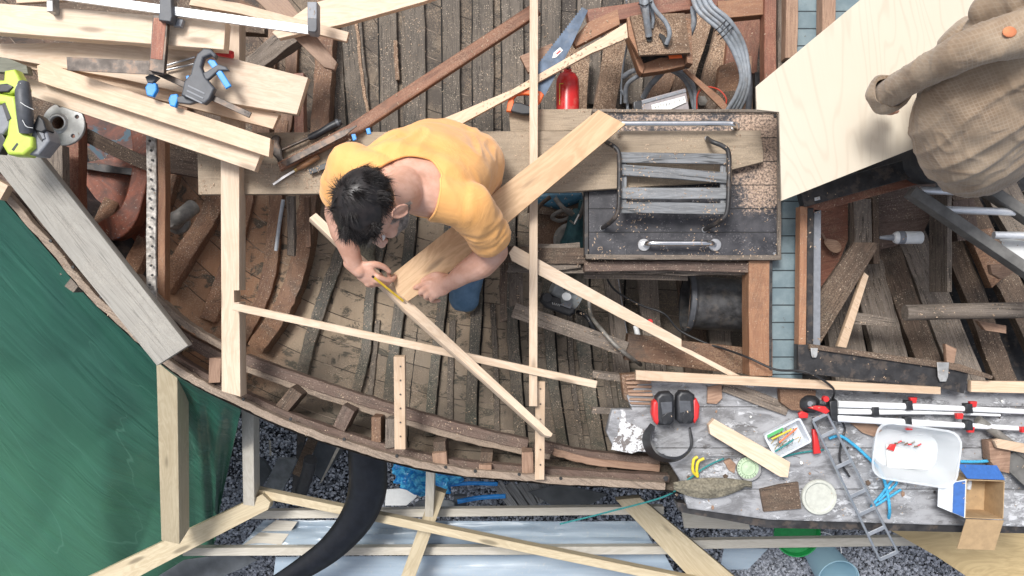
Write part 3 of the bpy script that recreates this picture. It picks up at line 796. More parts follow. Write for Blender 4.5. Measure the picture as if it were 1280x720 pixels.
slab('grey_plank', [(-30, 150), (8, 192), (48, 194), (235, 432), (196, 457), (-30, 178)], .045, SILVER, a=(10, 192, .17), b=(215, 445, .12), label='broad silver grey weathered plank lying diagonally over the left gunwale', cat='plank')
slab('timber_offcut', [(-20, 215), (10, 232), (0, 250), (-20, 245)], .04, PINE2, z=.08, label='pale timber end just entering at the left edge above the green tarpaulin', cat='offcut')
slab('timber_plank', [(340, 40), (390, 4), (520, -30), (700, -60), (530, 2), (430, 30), (348, 48)], .03, PINE, a=(345, 45, .22), b=(520, 2, .22), label='long white tapering board entering from the top edge behind the clamp jaw', cat='board')
slab('brown_batten', [(300, -20), (344, -20), (421, 78), (418, 87), (405, 84)], .03, wood('pinkish_timber', (.42, .28, .2), (.3, .19, .13), gs=.8, dust=.3), a=(310, -20, .19), b=(415, 82, .16), label='pinkish brown timber with a pointed end slanting down from the top edge', cat='timber')
slab('timber_plank', [(240, -6), (300, 4), (436, 40), (433, 52), (300, 17), (236, 6)], .02, PINE2, a=(240, 0, .25), b=(434, 46, .25), label='thin batten lying under the metal clamp bar, its end past the grey jaw', cat='batten')
W('timber_plank', (20, 0, .1), (90, -4, .1), 8, .02, PINE2, 'short dark stub of batten at the very top left corner', 'batten')
# perforated strip
ps = thing('perforated_strip', 'narrow white speckled strip full of holes standing upright over the stern opening', 'strip', P(189, 270, .05))
bar('strip', (188.5, 165, .05), (189, 376, .03), 12, .012, STRIPW, wob=.003, parent=ps)
for k in range(17): lathe('hole', [(0, .001), (.0045, .0008), (.005, -.003)], LINECOL, Matrix.Translation(P(188.5 + (k % 3 - 1) * 1.6, 176 + k * 12, .0515)), 8, ps)
# scaffold board across the boat
slab('scaffold_board', [(246, 166), (640, 164), (951, 163), (954, 190), (954, 202), (915, 212), (915, 226), (700, 240), (248, 243)], .038, SCAF, a=(246, 204, .065), b=(950, 199, .065), label='wide grey brown scaffold board spanning the boat, covered with sawdust, where the man sits', cat='board')
slab('grey_board', [(636, 137), (740, 136), (736, 163), (638, 164)], .02, SCAF, a=(636, 150, .04), b=(740, 150, .04), label='short brown board end behind the scaffold board, below the orange saw handle', cat='board')
# the man's board and the piece he is marking
slab('pine_board', [(748, 137), (782, 155), (546, 353), (509, 377), (496, 366), (489, 344)], .028, BOARDY, a=(765, 146, .205), b=(500, 360, .205), label='wide golden board running diagonally under the elbow of the man in yellow', cat='board')
slab('marked_lath', [(387, 272), (395, 266), (503, 366), (505, 372), (512, 376), (691, 542), (689, 546), (681, 544), (640, 507), (505, 386), (498, 378)], .036, PINE, a=(390, 268, .175), b=(685, 541, .165), roll=-.42, label='long squared lath with a lap joint being marked with the pencil', cat='lath')
W('curved_lath', (291, 383, .15), (746, 481, .09), 9.5, .02, PINE, 'thin pale lath sloping gently from the notched post to the right above the beam shelf', 'lath')
vl = thing('long_lath', 'long thin upright lath crossing the whole boat, right of the man', 'lath', P(668, 300, .09))
bar('lath', (667.5, -40, .13), (666.5, 508, .085), 10.5, .02, PINE, parent=vl)
bar('lower_lath', (675.5, 477, .06), (674.5, 600, .03), 12, .02, PINE2, parent=vl)
for k in range(6): lathe('screw', [(0, .002), (.003, .0015), (.0035, 0)], DARKSTEEL, Matrix.Translation(P(675.5, 486 + k * 19, .0605 - k * .0045)), 8, vl)
st = thing('stake', 'short upright stake with a row of screw holes standing on the beam shelf', 'stake', P(499, 500, .02))
bar('stake_body', (499, 446, .10), (500, 562, .05), 14, .03, PINE2, parent=st)
for k in range(6): lathe('screw', [(0, .0022), (.003, .0018), (.0035, 0)], DARKSTEEL, Matrix.Translation(P(500.5, 458 + k * 17.5, .097 - k * .0075)), 8, st)
dl = slab('diagonal_lath', [(636, 316), (643, 307), (852, 424), (852, 433), (864, 438), (926, 470), (912, 470), (858, 441), (640, 326)], .025, PINE, a=(638, 318, .07), b=(918, 470, .05), label='pale lath with a small notch slanting down towards the ear defenders', cat='lath')
bar('old_timber', (642, 387, -.12), (784, 437, -.12), 19, .05, GREYOLD, wob=.004, label='brown old timber with a broken left end lying below the electric router', cat='timber')
bar('old_timber', (783, 434, -.13), (958, 455, -.13), 33, .05, BROWN, wob=.004, label='broader dark brown timber continuing under the notched lath towards the hatch post', cat='timber')
# cleats between
slab('pine_strip', [(536, 160), (540, 154), (640, 112), (756, 45), (783, 28), (785, 47), (748, 63), (740, 66), (700, 88), (560, 164), (545, 166)], .022, PINE2, a=(540, 160, .11), b=(784, 38, .08), label='long pale batten with a stepped edge rising from behind the man to the junction box', cat='batten')
slab('pine_strip', [(650, 70), (690, 54), (700, 82), (660, 90)], .03, BLEACH, a=(650, 78, .05), b=(700, 68, .05), label='short pinkish block behind the blade of the hand saw', cat='offcut')
slab('brown_offcut', [(715, 50), (735, 28), (772, 11), (775, 30), (720, 58)], .04, REDWOOD, a=(722, 45, .04), b=(775, 18, .04), label='orange brown wood offcut above the pale batten beside the saw tip', cat='offcut')
slab('round_edge_rail', [(668, 2), (676, 16), (450, 165), (350, 213), (346, 203), (434, 156)], .035, wood('reddish_rail', (.30, .135, .075), (.16, .065, .035), gs=.8, dust=.55, dustc=(.42, .27, .17), stain=.3), a=(348, 208, .115), b=(672, 8, .05), bev=.006, label='long reddish brown rail slanting across the upper hull behind the hammer', cat='rail')
# right-hand pieces
slab('long_batten', [(795, 463), (1176, 484), (1176, 493), (1080, 489), (795, 475)], .025, PINE2, a=(795, 468, .09), b=(1176, 488, .09), label='long thin pale batten lying along the edge of the worn white deck', cat='batten')
slab('long_batten', [(1214, 476), (1340, 478), (1340, 493), (1214, 490)], .025, PINE2, a=(1214, 483, .05), b=(1340, 486, .05), label='pale batten end right of the broken black hatch frame', cat='batten')
slab('wood_offcut', [(886, 532), (893, 524), (988, 578), (985, 597), (975, 596), (888, 543)], .035, PINE, a=(888, 535, .06), b=(985, 588, .06), label='pale squared offcut on the white deck between the ear defenders and the screw box', cat='offcut')
slab('wood_offcut', [(885, 484), (902, 481), (903, 498), (896, 505), (884, 504)], .012, BLEACH, z=.0, label='small pinkish broken chip of wood above the ear defenders', cat='offcut')
slab('brown_block', [(975, 487), (1020, 488), (1018, 515), (990, 513), (976, 503)], .035, BROWN, z=.03, label='dark brown block beside the black tripod head', cat='block')
slab('splintered_chip', [(1062, 528), (1095, 530), (1103, 538), (1092, 546), (1078, 541)], .01, BLEACH, z=.0, label='splintered flat chip of wood left of the clear tub', cat='offcut')
sl = [
 ([(1020, 372), (1068, 303), (1096, 303), (1096, 312), (1024, 432), (1020, 430)], BROWND, -.16, 'broad dark brown plank leaning in the forward hold'),
 ([(1080, 340), (1086, 345), (1058, 435), (1047, 433)], PINE2, -.2, 'narrow bright edged batten below the leaning plank in the forward hold'),
 ([(1068, 390), (1120, 398), (1121, 409), (1066, 405)], GREYOLD, -.24, 'short grey timber stub lying left of the round pole in the hold'),
 ([(1238, 331), (1262, 328), (1268, 341), (1252, 349), (1240, 342)], BLEACH, -.18, 'small rectangular wood block under the ladder rungs'),
 ([(1222, 401), (1258, 407), (1258, 417), (1232, 413)], BLEACH, -.22, 'small wood block just below the round pole'),
 ([(1182, 430), (1196, 436), (1192, 460), (1184, 455)], BLEACH, -.3, 'pale triangular splinter near the bottom of the forward hold'),
]
for pts, m, z, lb in sl: slab('timber_piece', pts, .025, m, z=z, label=lb, cat='timber')
tube('round_pole', [(1131, 391, -.12), (1200, 389, -.12), (1330, 387, -.12)], .031, GREYOLD, seg=20, label='round grey wooden pole with an orange brown sawn end in the forward hold', cat='pole')
slab('plywood_sheet', [(945, 108), (1092, -14), (1150, -70), (1420, -70), (1420, 60), (1141, 186), (977, 251), (974, 140), (946, 137)], .012, PLY, a=(950, 120, .30), b=(1400, 40, .34), label='large pale plywood sheet with slanting edges under the arm in the checked sleeve', cat='sheet')
# ------------------------------------------------------------------ outside, below the gunwale
def tarp_mesh():
    out = [(-120, 120), (-20, 210), (0, 238), (60, 303), (110, 362), (150, 398), (200, 444), (240, 472), (303, 506)]
    bot = [(-300, 800), (-150, 800), (-40, 800), (40, 790), (110, 780), (160, 760), (210, 720), (262, 690), (272, 648)]
    bm = bmesh.new(); n = 90; m = 60; rows = []
    A = catmull([(a, b, 0) for a, b in out], 12); B = catmull([(a, b, 0) for a, b in bot], 12)
    for i in range(len(A)):
        row = []
        for j in range(m + 1):
            v = j / m; x = A[i].x + (B[i].x - A[i].x) * v; y = A[i].y + (B[i].y - A[i].y) * v
            z = -.11 - 1.32 * v ** .8
            u = i / len(A)
            fold = .016 * math.sin(u * 34 + 2.2 * math.sin(v * 3)) * v + .05 * noise.noise(Vector((u * 5, v * 2, 2))) + (.035 * math.sin(u * 95 + v * 2) * max(0, min(1, (u - .80) * 8)))
            # diagonal drag creases
            fold += .022 * abs(math.sin((u * 4 + v * 3) * 2.6 + 1.0 * noise.noise(Vector((u * 3, v * 3, 1))))) ** .6 + .014 * abs(noise.noise(Vector((u * 14 - v * 9, v * 2 + u, 3))))
            row.append(bm.verts.new(P(x, y, z + fold * min(1, v * 5 + .1))))
        rows.append(row)
    for a, b in zip(rows, rows[1:]):
        for j in range(m): bm.faces.new((a[j], b[j], b[j + 1], a[j + 1]))
    bmesh.ops.recalc_face_normals(bm, faces=bm.faces)
    bmesh.ops.solidify(bm, geom=bm.faces[:], thickness=.003)
    return from_bm(bm, 70)
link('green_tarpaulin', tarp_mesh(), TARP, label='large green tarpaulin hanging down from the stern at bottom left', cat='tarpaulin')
YT = 'frame timbers outside the hull'
def Y(name, a, b, w, th, mat, label, cat='timber', **k): return bar(name, a, b, w, th, mat, label=label, cat=cat, group=YT, **k)
Y('frame_post', (208, 440, -.16), (213, 678, -.66), 27, .10, SPRUCE, 'thick pale timber post against the green tarpaulin, below the end of the silver plank', 'post')
Y('frame_post', (309, 500, -.62), (311, 632, -.86), 15, .08, PALEW, 'narrow whitish post just right of the green tarpaulin edge', 'post')
Y('frame_post', (538, 585, -.8), (536, 655, -.95), 11, .05, PALEW, 'short whitish post beside the blue plastic bag', 'post')
slab('frame_beam', [(60, 745), (110, 722), (328, 618), (338, 628), (335, 637), (190, 712), (120, 750)], .07, SPRUCE, a=(120, 722, -.86), b=(332, 626, -.86), label='heavy spruce beam running up diagonally from the bottom edge across the tarpaulin', cat='beam', group=YT)
Y('frame_beam', (318, 616, -.90), (930, 742, -.72), 10, .06, SPRUCE, 'long thin spruce timber slanting down under the black gutter towards the bottom right', 'beam')
Y('frame_beam', (300, 644, -1.05), (830, 638, -1.05), 10, .05, PALEW, 'upper one of two level whitish battens above the pale sheeting', 'batten')
Y('frame_beam', (228, 690, -1.02), (850, 688, -1.02), 10, .05, PALEW, 'lower one of two level whitish battens, crossing the pale sheeting', 'batten')
Y('frame_beam', (549, 614, -.93), (505, 735, -.93), 17, .08, SPRUCE, 'short spruce strut crossing both whitish battens right of the black gutter', 'strut')
slab('frame_beam', [(770, 625), (800, 622), (935, 735), (875, 735)], .06, SPRUCE, a=(785, 625, -.8), b=(900, 735, -.8), label='wide spruce board slanting to the bottom edge below the deck end', cat='board', group=YT)
Y('frame_beam', (862, 681, -1.3), (1330, 674, -1.3), 11, .05, PALEW, 'level whitish batten lying over the gravel below the deck', 'batten')
slab('yellow_board', [(1090, 650), (1340, 655), (1340, 740), (1230, 735), (1170, 695)], .03, wood('ochre_board', (.50, .38, .20), (.38, .28, .14), gs=.5, bump=.15), z=-.9, label='ochre board lying outside the hull under the cardboard box', cat='board')
# pale sheets
def wavy(name, pts, z, label, amp=.012, mat=None, cat='sheet'):
    """a thin sheet over four photo corners, slightly rippled, with thickness"""
    bm = bmesh.new(); nx, ny = 60, 14; rows = []; s = random.random() * 20
    a, b, c, d = [Vector((*p, 0)) for p in pts]
    o0 = P(a.x, a.y, z)
    for i in range(nx + 1):
        row = []
        for j in range(ny + 1):
            u, v = i / nx, j / ny; q = (a * (1 - u) + b * u) * (1 - v) + (d * (1 - u) + c * u) * v
            row.append(bm.verts.new(P(q.x, q.y, z + amp * noise.noise(Vector((u * 3 + s, v * 5, s))) + amp * .4 * noise.noise(Vector((u * 12, v * 12 + s, 1)))) - o0))
        rows.append(row)
    for a, b in zip(rows, rows[1:]):
        for j in range(ny): bm.faces.new((a[j], b[j], b[j + 1], a[j + 1]))
    bmesh.ops.recalc_face_normals(bm, faces=bm.faces)
    bmesh.ops.solidify(bm, geom=bm.faces[:], thickness=.004)
    return link(name, from_bm(bm, 70), mat or SHEET, None, Matrix.Translation(o0), label, cat)
wavy('plastic_sheet', [(330, 650), (800, 652), (820, 686), (300, 684)], -1.12, 'pale blue plastic sheet lying between the two whitish battens', .03)
wavy('plastic_sheet', [(345, 696), (830, 692), (880, 780), (335, 780)], -1.18, 'pale blue plastic sheet along the bottom edge below the lower batten', .03)
slab('cut_sheet', [(345, 650), (372, 652), (345, 690), (300, 684)], .004, PALEW, z=-1.10, label='small triangular pale offcut at the left end of the sheets', cat='offcut') 
slab('tarp_corner', [(190, 725), (230, 700), (300, 690), (322, 700), (300, 712), (240, 735)], .01, SHEETDK, z=-1.3, label='dark folded sheet corner by the bottom edge right of the tarpaulin', cat='sheet')
slab('paving_slab', [(347, 573), (371, 574), (353, 614), (330, 610)], .04, SLATE, z=-1.5, label='small grey paving slab leaning by the black pipe', cat='slab')
slab('paving_slab', [(318, 570), (330, 576), (338, 590), (325, 612), (318, 614)], .04, SHEETDK, z=-1.55, label='dark rounded piece of slate left of the small paving slab', cat='slab')
slab('dark_plank', [(388, 540), (400, 545), (376, 597), (365, 592)], .03, BROWND, z=-1.35, label='short dark brown plank standing on the gravel beside the black pipe', cat='plank')
slab('dark_sheet', [(395, 545), (432, 553), (430, 562), (410, 590), (402, 600), (388, 588)], .01, SHEETDK, z=-1.6, label='flat grey sheet behind the black pipe, half over the gravel', cat='sheet')
slab('dark_plank', [(372, 535), (384, 540), (374, 576), (370, 572)], .03, BLACKTRIM, z=-1.5, label='narrow black board behind the dark brown plank', cat='plank')
slab('white_strip', [(424, 553), (428, 554), (402, 603), (399, 605)], .01, PALEW, z=-1.4, label='thin white strip slanting over the gravel', cat='strip')
slab('white_strip', [(336, 551), (338, 551), (339, 570), (337, 570)], .01, PALEW, z=-1.6, label='tiny white splinter lying on the gravel', cat='strip')
pp = tube('black_pipe', [(388, 574, -1.15), (385, 590, -1.2), (374, 622, -1.3)], .034, BLACKPL, seg=20, label='short black plastic pipe standing between the paving slab and the gutter', cat='pipe')
slab('black_plate', [(366, 592), (377, 596), (374, 615), (370, 622), (365, 616)], .01, BLACKPL, z=-1.4, label='small black plate beside the pipe', cat='plate')
def gutter():
    path = catmull([P(455, 530, -.62), P(457, 570, -.66), P(457, 615, -.70), P(443, 652, -.74), P(412, 688, -.78), P(372, 716, -.82), P(330, 742, -.86)], 10)
    bm = bmesh.new(); prev = None; o0 = path[0].copy()
    wd = [.088, .090, .090, .080, .064, .052, .045]
    for i, p in enumerate(path):
        t = (path[min(i + 1, len(path) - 1)] - path[max(0, i - 1)]).normalized(); nrm = Vector((-t.y, t.x, 0)).normalized()
        u = i / (len(path) - 1) * 6; k = min(int(u), 5); w = wd[k] + (wd[k + 1] - wd[k]) * (u - k)
        row = []
        for s in range(17):
            a = -1.15 + 2.3 * s / 16
            row.append(bm.verts.new(p - o0 + nrm * math.sin(a) * w / math.sin(1.15) + Vector((0, 0, (math.cos(a) - 1) * w * .8))))
        if prev:
            for s in range(16): bm.faces.new((prev[s], row[s], row[s + 1], prev[s + 1]))
        prev = row
    bmesh.ops.recalc_face_normals(bm, faces=bm.faces)
    bmesh.ops.solidify(bm, geom=bm.faces[:], thickness=.006)
    return link('black_gutter', from_bm(bm, 60), BLACKGUT, None, Matrix.Translation(o0), 'wide curved black plastic gutter sweeping down from the hull edge', 'gutter')
gutter()
slab('white_board', [(483, 612), (524, 609), (520, 622), (508, 632), (481, 632)], .01, WHITEPL, z=-1.5, label='small white board on the gravel right of the black gutter', cat='board')
slab('grey_disc', [(518, 632), (530, 625), (552, 624), (568, 632)], .02, SLATE, z=-1.3, label='half round grey stone behind the spruce strut', cat='slab', smooth=True)
slab('dark_box', [(567, 620), (583, 620), (583, 636), (567, 636)], .05, SHEETDK, z=-1.5, label='small dark box on the gravel right of the blue bag', cat='box')
def bag():
    bm = bmesh.new(); bmesh.ops.create_icosphere(bm, subdivisions=5, radius=1)
    for v in bm.verts:
        n = noise.noise(v.co * 2.2) * .35 + noise.noise(v.co * 6) * .16 + abs(noise.noise(v.co * 11)) * .1
        v.co *= (1 + n); v.co.x *= .17; v.co.y *= .10; v.co.z *= .08
    return link('plastic_bag', from_bm(bm, 25), BAG, None, Matrix.Translation(P(535, 592, -1.35)), 'crumpled bright blue plastic bag lying against the hull on the gravel', 'bag')
bag()
bc = thing('grey_crate_lid', 'grey slatted panel lying askew on the gravel below the deck end', 'panel', P(655, 625, -1.4))
for k in range(5): bar('slat', (622 + k * 14, 605 - k * .5, -1.4), (648 + k * 10, 640 - k * 4, -1.4), 13, .02, GREYWOODS, parent=bc)
tube('blue_pipe', [(560, 606, -1.4), (590, 604, -1.4), (622, 605, -1.4)], .011, BLUEPL, label='upper blue pipe on the gravel beside the slatted panel', cat='pipe')
tube('blue_pipe', [(572, 627, -1.4), (600, 622, -1.4), (632, 620, -1.4)], .013, BLUEPL, label='lower blue pipe on the gravel beside the slatted panel', cat='pipe')
slab('torn_sheet', [(660, 615), (700, 605), (760, 618), (740, 630), (690, 632)], .01, SHEETDK, z=-1.3, label='torn grey sheet between the slatted panel and the deck end', cat='sheet')
slab('pale_sheet', [(852, 640), (905, 636), (935, 650), (938, 662), (855, 660)], .006, PALEW, z=-1.3, label='pale sheet on the gravel below the deck edge', cat='sheet')
slab('glass_sheet', [(905, 684), (960, 686), (935, 712), (900, 712)], .006, SHEET, z=-1.6, label='small pale pane lying on the gravel left of the clear blue pail', cat='sheet')
gb = lathe('green_basin', [(0, 0), (.10, .004), (.125, .02), (.13, .05), (.124, .05), (.115, .02), (0, .012)], plain('green_enamel', (.02, .32, .08), .4), Matrix.Translation(P(993, 664, -1.5)), 32, None, 'small round green basin under the deck edge', 'basin')
pail = thing('clear_pail', 'pale blue translucent pail standing on the gravel at the bottom edge', 'pail', P(1024, 690, -1.75))
lathe('pail_body', [(.085, 0), (.09, .002), (.115, .30), (.12, .30), (.12, .29), (.111, .28), (.087, .01), (0, .01)], PAIL, Matrix.Translation(P(1024, 690, -1.9)) @ Matrix.Rotation(R(12), 4, 'X'), 40, pail)
tube('handle', [P(1024, 690, -1.6) + Vector((.12 * math.cos(a), .12 * math.sin(a), .02)) for a in [math.pi * k / 10 for k in range(11)]], .003, WHITEPL, px=False, parent=pail)
# loose stones on the gravel: nobody could count them
def pebbles():
    V = []; Fc = []; rng = np.random.RandomState(3)
    base = [Vector(v) for v in ((1, 0, -.4), (-.5, .87, -.4), (-.5, -.87, -.4), (.5, .87, .35), (-1, 0, .35), (.5, -.87, .35), (0, 0, .9), (0, 0, -.8))]
    faces = ((0, 1, 3), (1, 2, 4), (2, 0, 5), (3, 1, 4), (4, 2, 5), (5, 0, 3), (6, 3, 4), (6, 4, 5), (6, 5, 3), (7, 1, 0), (7, 2, 1), (7, 0, 2))
    for (x0, y0, x1, y1, n) in ((270, 500, 620, 720, 9000), (560, 590, 1000, 720, 7000), (900, 640, 1290, 730, 7500), (255, 600, 360, 730, 2200)):
        for _ in range(n):
            p = P(rng.uniform(x0, x1), rng.uniform(y0, y1), -2.09)
            s = rng.uniform(.005, .013); q = Quaternion(rng.normal(size=4)).normalized(); sc = Vector((s * rng.uniform(.8, 1.4), s, s * rng.uniform(.5, .9)))
            k = len(V)
            for b in base:
                w = q @ Vector((b.x * sc.x, b.y * sc.y, b.z * sc.z)); V.append((p.x + w.x, p.y + w.y, p.z + w.z))
            Fc += [(a + k, b + k, c + k) for a, b, c in faces]
    me = bpy.data.meshes.new('pebbles'); me.from_pydata(V, [], Fc); me.update()
    link('gravel_stones', me, PEBBLE, kind='stuff', label=None)
pebbles()
def disc(name, x, y, z, r, h, mat, parent=None, seg=28, bevel=.001, tilt=None, **k):
    M = Matrix.Translation(P(x, y, z))
    if tilt: M = M @ Matrix.Rotation(R(tilt[0]), 4, 'X') @ Matrix.Rotation(R(tilt[1]), 4, 'Y')
    return lathe(name, [(0, 0), (r - bevel, 0), (r, -bevel), (r, -h), (0, -h)], mat, M, seg, parent, **k)
# ------------------------------------------------------------------ hatch cover with its rails and slatted rack
hc = thing('hatch_cover', 'worn black painted hatch cover with a slatted rack and steel grab rails on top', 'hatch', P(855, 230, -.03))
slab('lid', [(736, 137), (975, 137), (974, 323), (736, 321)], .05, BLACKP, a=(736, 320, .022), b=(975, 320, .022), bev=.003, parent=hc)
bar('lid_edge', (732, 321, .03), (977, 322, .03), 6, .07, GREYOLD, wob=.003, parent=hc)
bar('lid_edge', (733, 236, .015), (733, 320, .015), 5, .06, BLACKTRIM, parent=hc)
bar('lid_edge', (974.5, 134, .03), (974.5, 321, .03), 5, .06, GREYOLD, wob=.003, parent=hc)
bar('lid_edge', (738, 138.5, .029), (973, 138.5, .029), 4, .05, GREYOLD, wob=.002, parent=hc)
def rail(name, pts, r, mat, feet, par):
    o = tube(name, pts, r, mat, seg=12, n=8, parent=par)
    for (x, y, z, rr) in feet: disc('flange', x, y, z, rr, .005, STEEL, o, 24, .002)
    return o
rail('grab_rail', [(772, 163, .10), (776, 155, .115), (790, 154.5, .118), (850, 154.5, .118), (908, 154.5, .118), (917, 156, .11), (920, 160, .03)], .010, CHROME, [(919, 158, .028, .018)], hc)
gr = rail('grab_rail', [(806, 306, .026), (810, 304, .065), (822, 304, .078), (850, 304, .078), (880, 304, .078), (889, 304, .065), (893, 306, .026)], .0095, CHROME, [(805, 306, .028, .024), (894, 306, .028, .024)], hc)
rack = slab('slatted_rack', [(775, 190), (908, 192), (908, 205), (775, 203)], .012, GREYWOODS, a=(776, 197, .122), b=(908, 198, .122), parent=hc)
for a, b, w in [((775, 212.5, .122), (909, 222, .122), 13.5), ((775, 241, .122), (908, 242, .122), 14), ((774, 259, .122), (909, 261, .122), 14)]:
    bar('slat', a, b, w, .012, GREYWOODS, wob=.003, parent=rack)
bar('cross_bearer', (780, 192, .109), (780, 262, .109), 7, .012, GREYWOODS, parent=rack)
bar('cross_bearer', (904, 194, .109), (904, 262, .109), 7, .012, GREYWOODS, parent=rack)
for pts, ft in [([(757, 177, .075), (764, 181, .13), (772, 188, .14), (774, 200, .14), (774, 230, .14), (773, 262, .14), (766, 275, .12), (753, 285, .028)], [(753, 285, .027, .010)]),
            ([(884, 173, .075), (890, 177, .13), (904, 183, .14), (911, 193, .14), (911, 230, .14), (909, 264, .14), (900, 276, .12), (881, 287, .028)], [(884, 173, .079, .009), (881, 287, .027, .011)])]:
    o = tube('rack_rail', pts, .0085, BLACKTRIM, seg=10, parent=hc)
    for f in ft: disc('flange', *f, .004, STEEL, o, 18)
disc('bolt', 969, 145, .026, .006, .004, BLACKTRIM, hc, 12)
disc('bolt', 968, 317, .026, .005, .004, STEEL, hc, 12)
# ------------------------------------------------------------------ tools on the scaffold board
Z0 = .067
hm = thing('claw_hammer', 'claw hammer with a black rubber grip lying on the left of the scaffold board', 'hammer', P(385, 180, Z0))
slab('head', [(339, 171), (348, 169.5), (349, 180), (352, 188), (353, 196), (358, 206), (348, 209), (346, 200), (340, 192), (338.5, 180)], .026, DARKSTEEL, z=Z0 + .04, bev=.006, parent=hm, smooth=True)
tube('shaft', [(349, 189, Z0 + .025), (387, 172, Z0 + .022)], .0055, DARKSTEEL, parent=hm)
tube('grip', [(386, 172.5, Z0 + .022), (398, 167, Z0 + .022), (414, 158, Z0 + .022), (427, 152, Z0 + .022)], [.010, .014, .0125, .014, .015, .010], BLACKPL, seg=14, parent=hm)
tube('grip_band', [(421, 154.5, Z0 + .024), (424, 153, Z0 + .024)], .0155, GREYPL, parent=hm)
fl = slab('flat_file', [(350.5, 203), (425, 164), (437, 160), (446, 156), (446, 158), (438, 164), (431, 170), (358, 207.5)], .006, DARKSTEEL, a=(352, 206, .128), b=(428, 166, .128), label='long dark steel file lying between the hammer and the chisel', cat='file')
ch = thing('wood_chisel', 'chisel with a brown wooden handle lying nearest the bottom edge of the scaffold board', 'chisel', P(370, 213, Z0))
tube('handle', [(371, 211, Z0 + .015), (380, 206, Z0 + .016), (391, 199, Z0 + .016), (398, 194.5, Z0 + .015)], [.008, .012, .0135, .013, .0125], wood('chisel_handle', (.36, .19, .09), (.2, .09, .04), gs=1.5, rough=.35), seg=14, parent=ch)
tube('ferrule', [(368, 213, Z0 + .014), (372, 210.5, Z0 + .014)], .008, BRASS, seg=12, parent=ch)
slab('blade', [(367, 212), (369, 214.5), (355, 223), (342, 232), (340.5, 229.5), (353, 220)], .004, STEEL, z=Z0 + .014, parent=ch)
bc2 = thing('bar_clamp', 'small black bar clamp with blue pads half hidden by the yellow shirt', 'clamp', P(420, 195, Z0))
bar('bar', (386, 215, Z0 + .02), (424, 201, Z0 + .02), 7, .008, BLACKPL, parent=bc2)
tube('rod', [(423, 192, Z0 + .02), (424, 187, Z0 + .03), (440, 174, Z0 + .04)], .005, DARKSTEEL, parent=bc2)
slab('pad', [(439, 168), (444, 167), (446, 174), (441, 176)], .012, BLUEPL, z=Z0 + .05, bev=.002, parent=bc2)
slab('pad', [(457, 161), (462, 159.5), (464, 167), (459, 168)], .012, BLUEPL, z=Z0 + .08, bev=.002, parent=bc2)
slab('paper_scrap', [(421, 208), (428, 206), (434, 214), (430, 218), (426, 214)], .001, PAPER, z=Z0 + .002, label='scrap of pale paper by the sleeve of the man in yellow', cat='paper')
# ------------------------------------------------------------------ stern tools
QC = .335
qc = thing('quick_clamp', 'one handed grey trigger clamp with blue pads and blue lever on the widest pale board', 'clamp', P(250, 110, .25))
slab('body', [(270, 68), (263, 61), (254, 60), (246, 67), (241, 79), (238, 92), (230, 101), (226, 119), (255, 130), (262, 124), (268, 110), (256, 96), (251, 83), (254, 72), (263, 68), (268, 73)], .028, GREYPL, z=QC, bev=.006, parent=qc, smooth=False, res=4)
tg = slab('trigger', [(252, 91), (258, 89), (272, 80), (282, 83), (286, 88), (273, 88), (262, 98), (257, 101)], .018, GREYPL, z=QC - .004, bev=.004, parent=qc)
slab('lever', [(259, 77), (262, 74), (268, 75), (275, 85), (289, 107), (282, 111), (270, 92)], .012, BLUEPL, z=QC - .008, bev=.003, parent=qc)
bar('bar', (196, 90, QC - .022), (313, 144, QC - .022), 7.5, .006, DARKSTEEL, parent=qc)
for k in range(3): slab('rib_line', [(235 + k * -1.5, 106 + k * 6), (256 - k * 1.5, 116 + k * 6), (255.5 - k * 1.5, 118 + k * 6), (234.5 - k * 1.5, 108 + k * 6)], .002, MIDGREY, z=QC + .0015, parent=qc)
disc('end_hole', 306, 140, QC - .0215, .003, .001, LINECOL, qc, 10); disc('end_hole', 310, 142, QC - .0215, .0025, .001, LINECOL, qc, 10)
slab('jaw', [(181, 96), (188, 92), (198, 96), (190, 104), (184, 103)], .02, GREYPL, z=QC - .015, bev=.003, parent=qc)
slab('pad', [(186, 101), (195, 104), (196, 112), (191, 121), (183, 119), (181, 109)], .02, BLUEPL, z=QC - .02, bev=.004, parent=qc)
slab('jaw', [(220, 121), (236, 118), (250, 126), (236, 130), (222, 128)], .02, GREYPL, z=QC - .025, bev=.003, parent=qc)
slab('pad', [(213, 118), (221, 117), (223, 122), (219, 134), (212, 132), (210, 124)], .02, BLUEPL, z=QC - .025, bev=.004, parent=qc)
slab('pad_knob', [(232, 95), (236, 94), (237, 100), (233, 102)], .01, BLUEPL, z=QC - .01, bev=.002, parent=qc)
ts = thing('try_square', 'old try square with a rusty brown stock and dark steel blade on the pale boards', 'square', P(190, 70, .34))
slab('blade', [(83, 71), (188, 76), (206, 78), (205, 94), (84, 88)], .004, DARKSTEEL, z=.352, parent=ts)
sq = slab('stock', [(191, 18), (210, 21), (205, 92), (186, 88)], .02, DARKSTEEL, a=(200, 20, .375), b=(196, 90, .37), bev=.002, parent=ts)
slab('stock_inlay', [(192, 22), (208, 23), (203, 75), (188, 73)], .003, wood('rust_inlay', (.45, .17, .10), (.25, .08, .05), gs=1.5, dust=.5, flecks=.3), a=(200, 22, .3765), b=(196, 74, .3725), parent=sq)
sc = thing('sash_clamp', 'long bright metal sash clamp bar crossing the top left timbers with two jaws', 'clamp', P(260, 20, .35))
bar('bar', (50, -10, .385), (386, 37, .37), 11, .012, ALUBRIGHT, parent=sc)
slab('jaw', [(200, -14), (213, -14), (215, 20), (213, 27), (198, 25)], .05, GREYPL, z=.40, bev=.003, parent=sc)
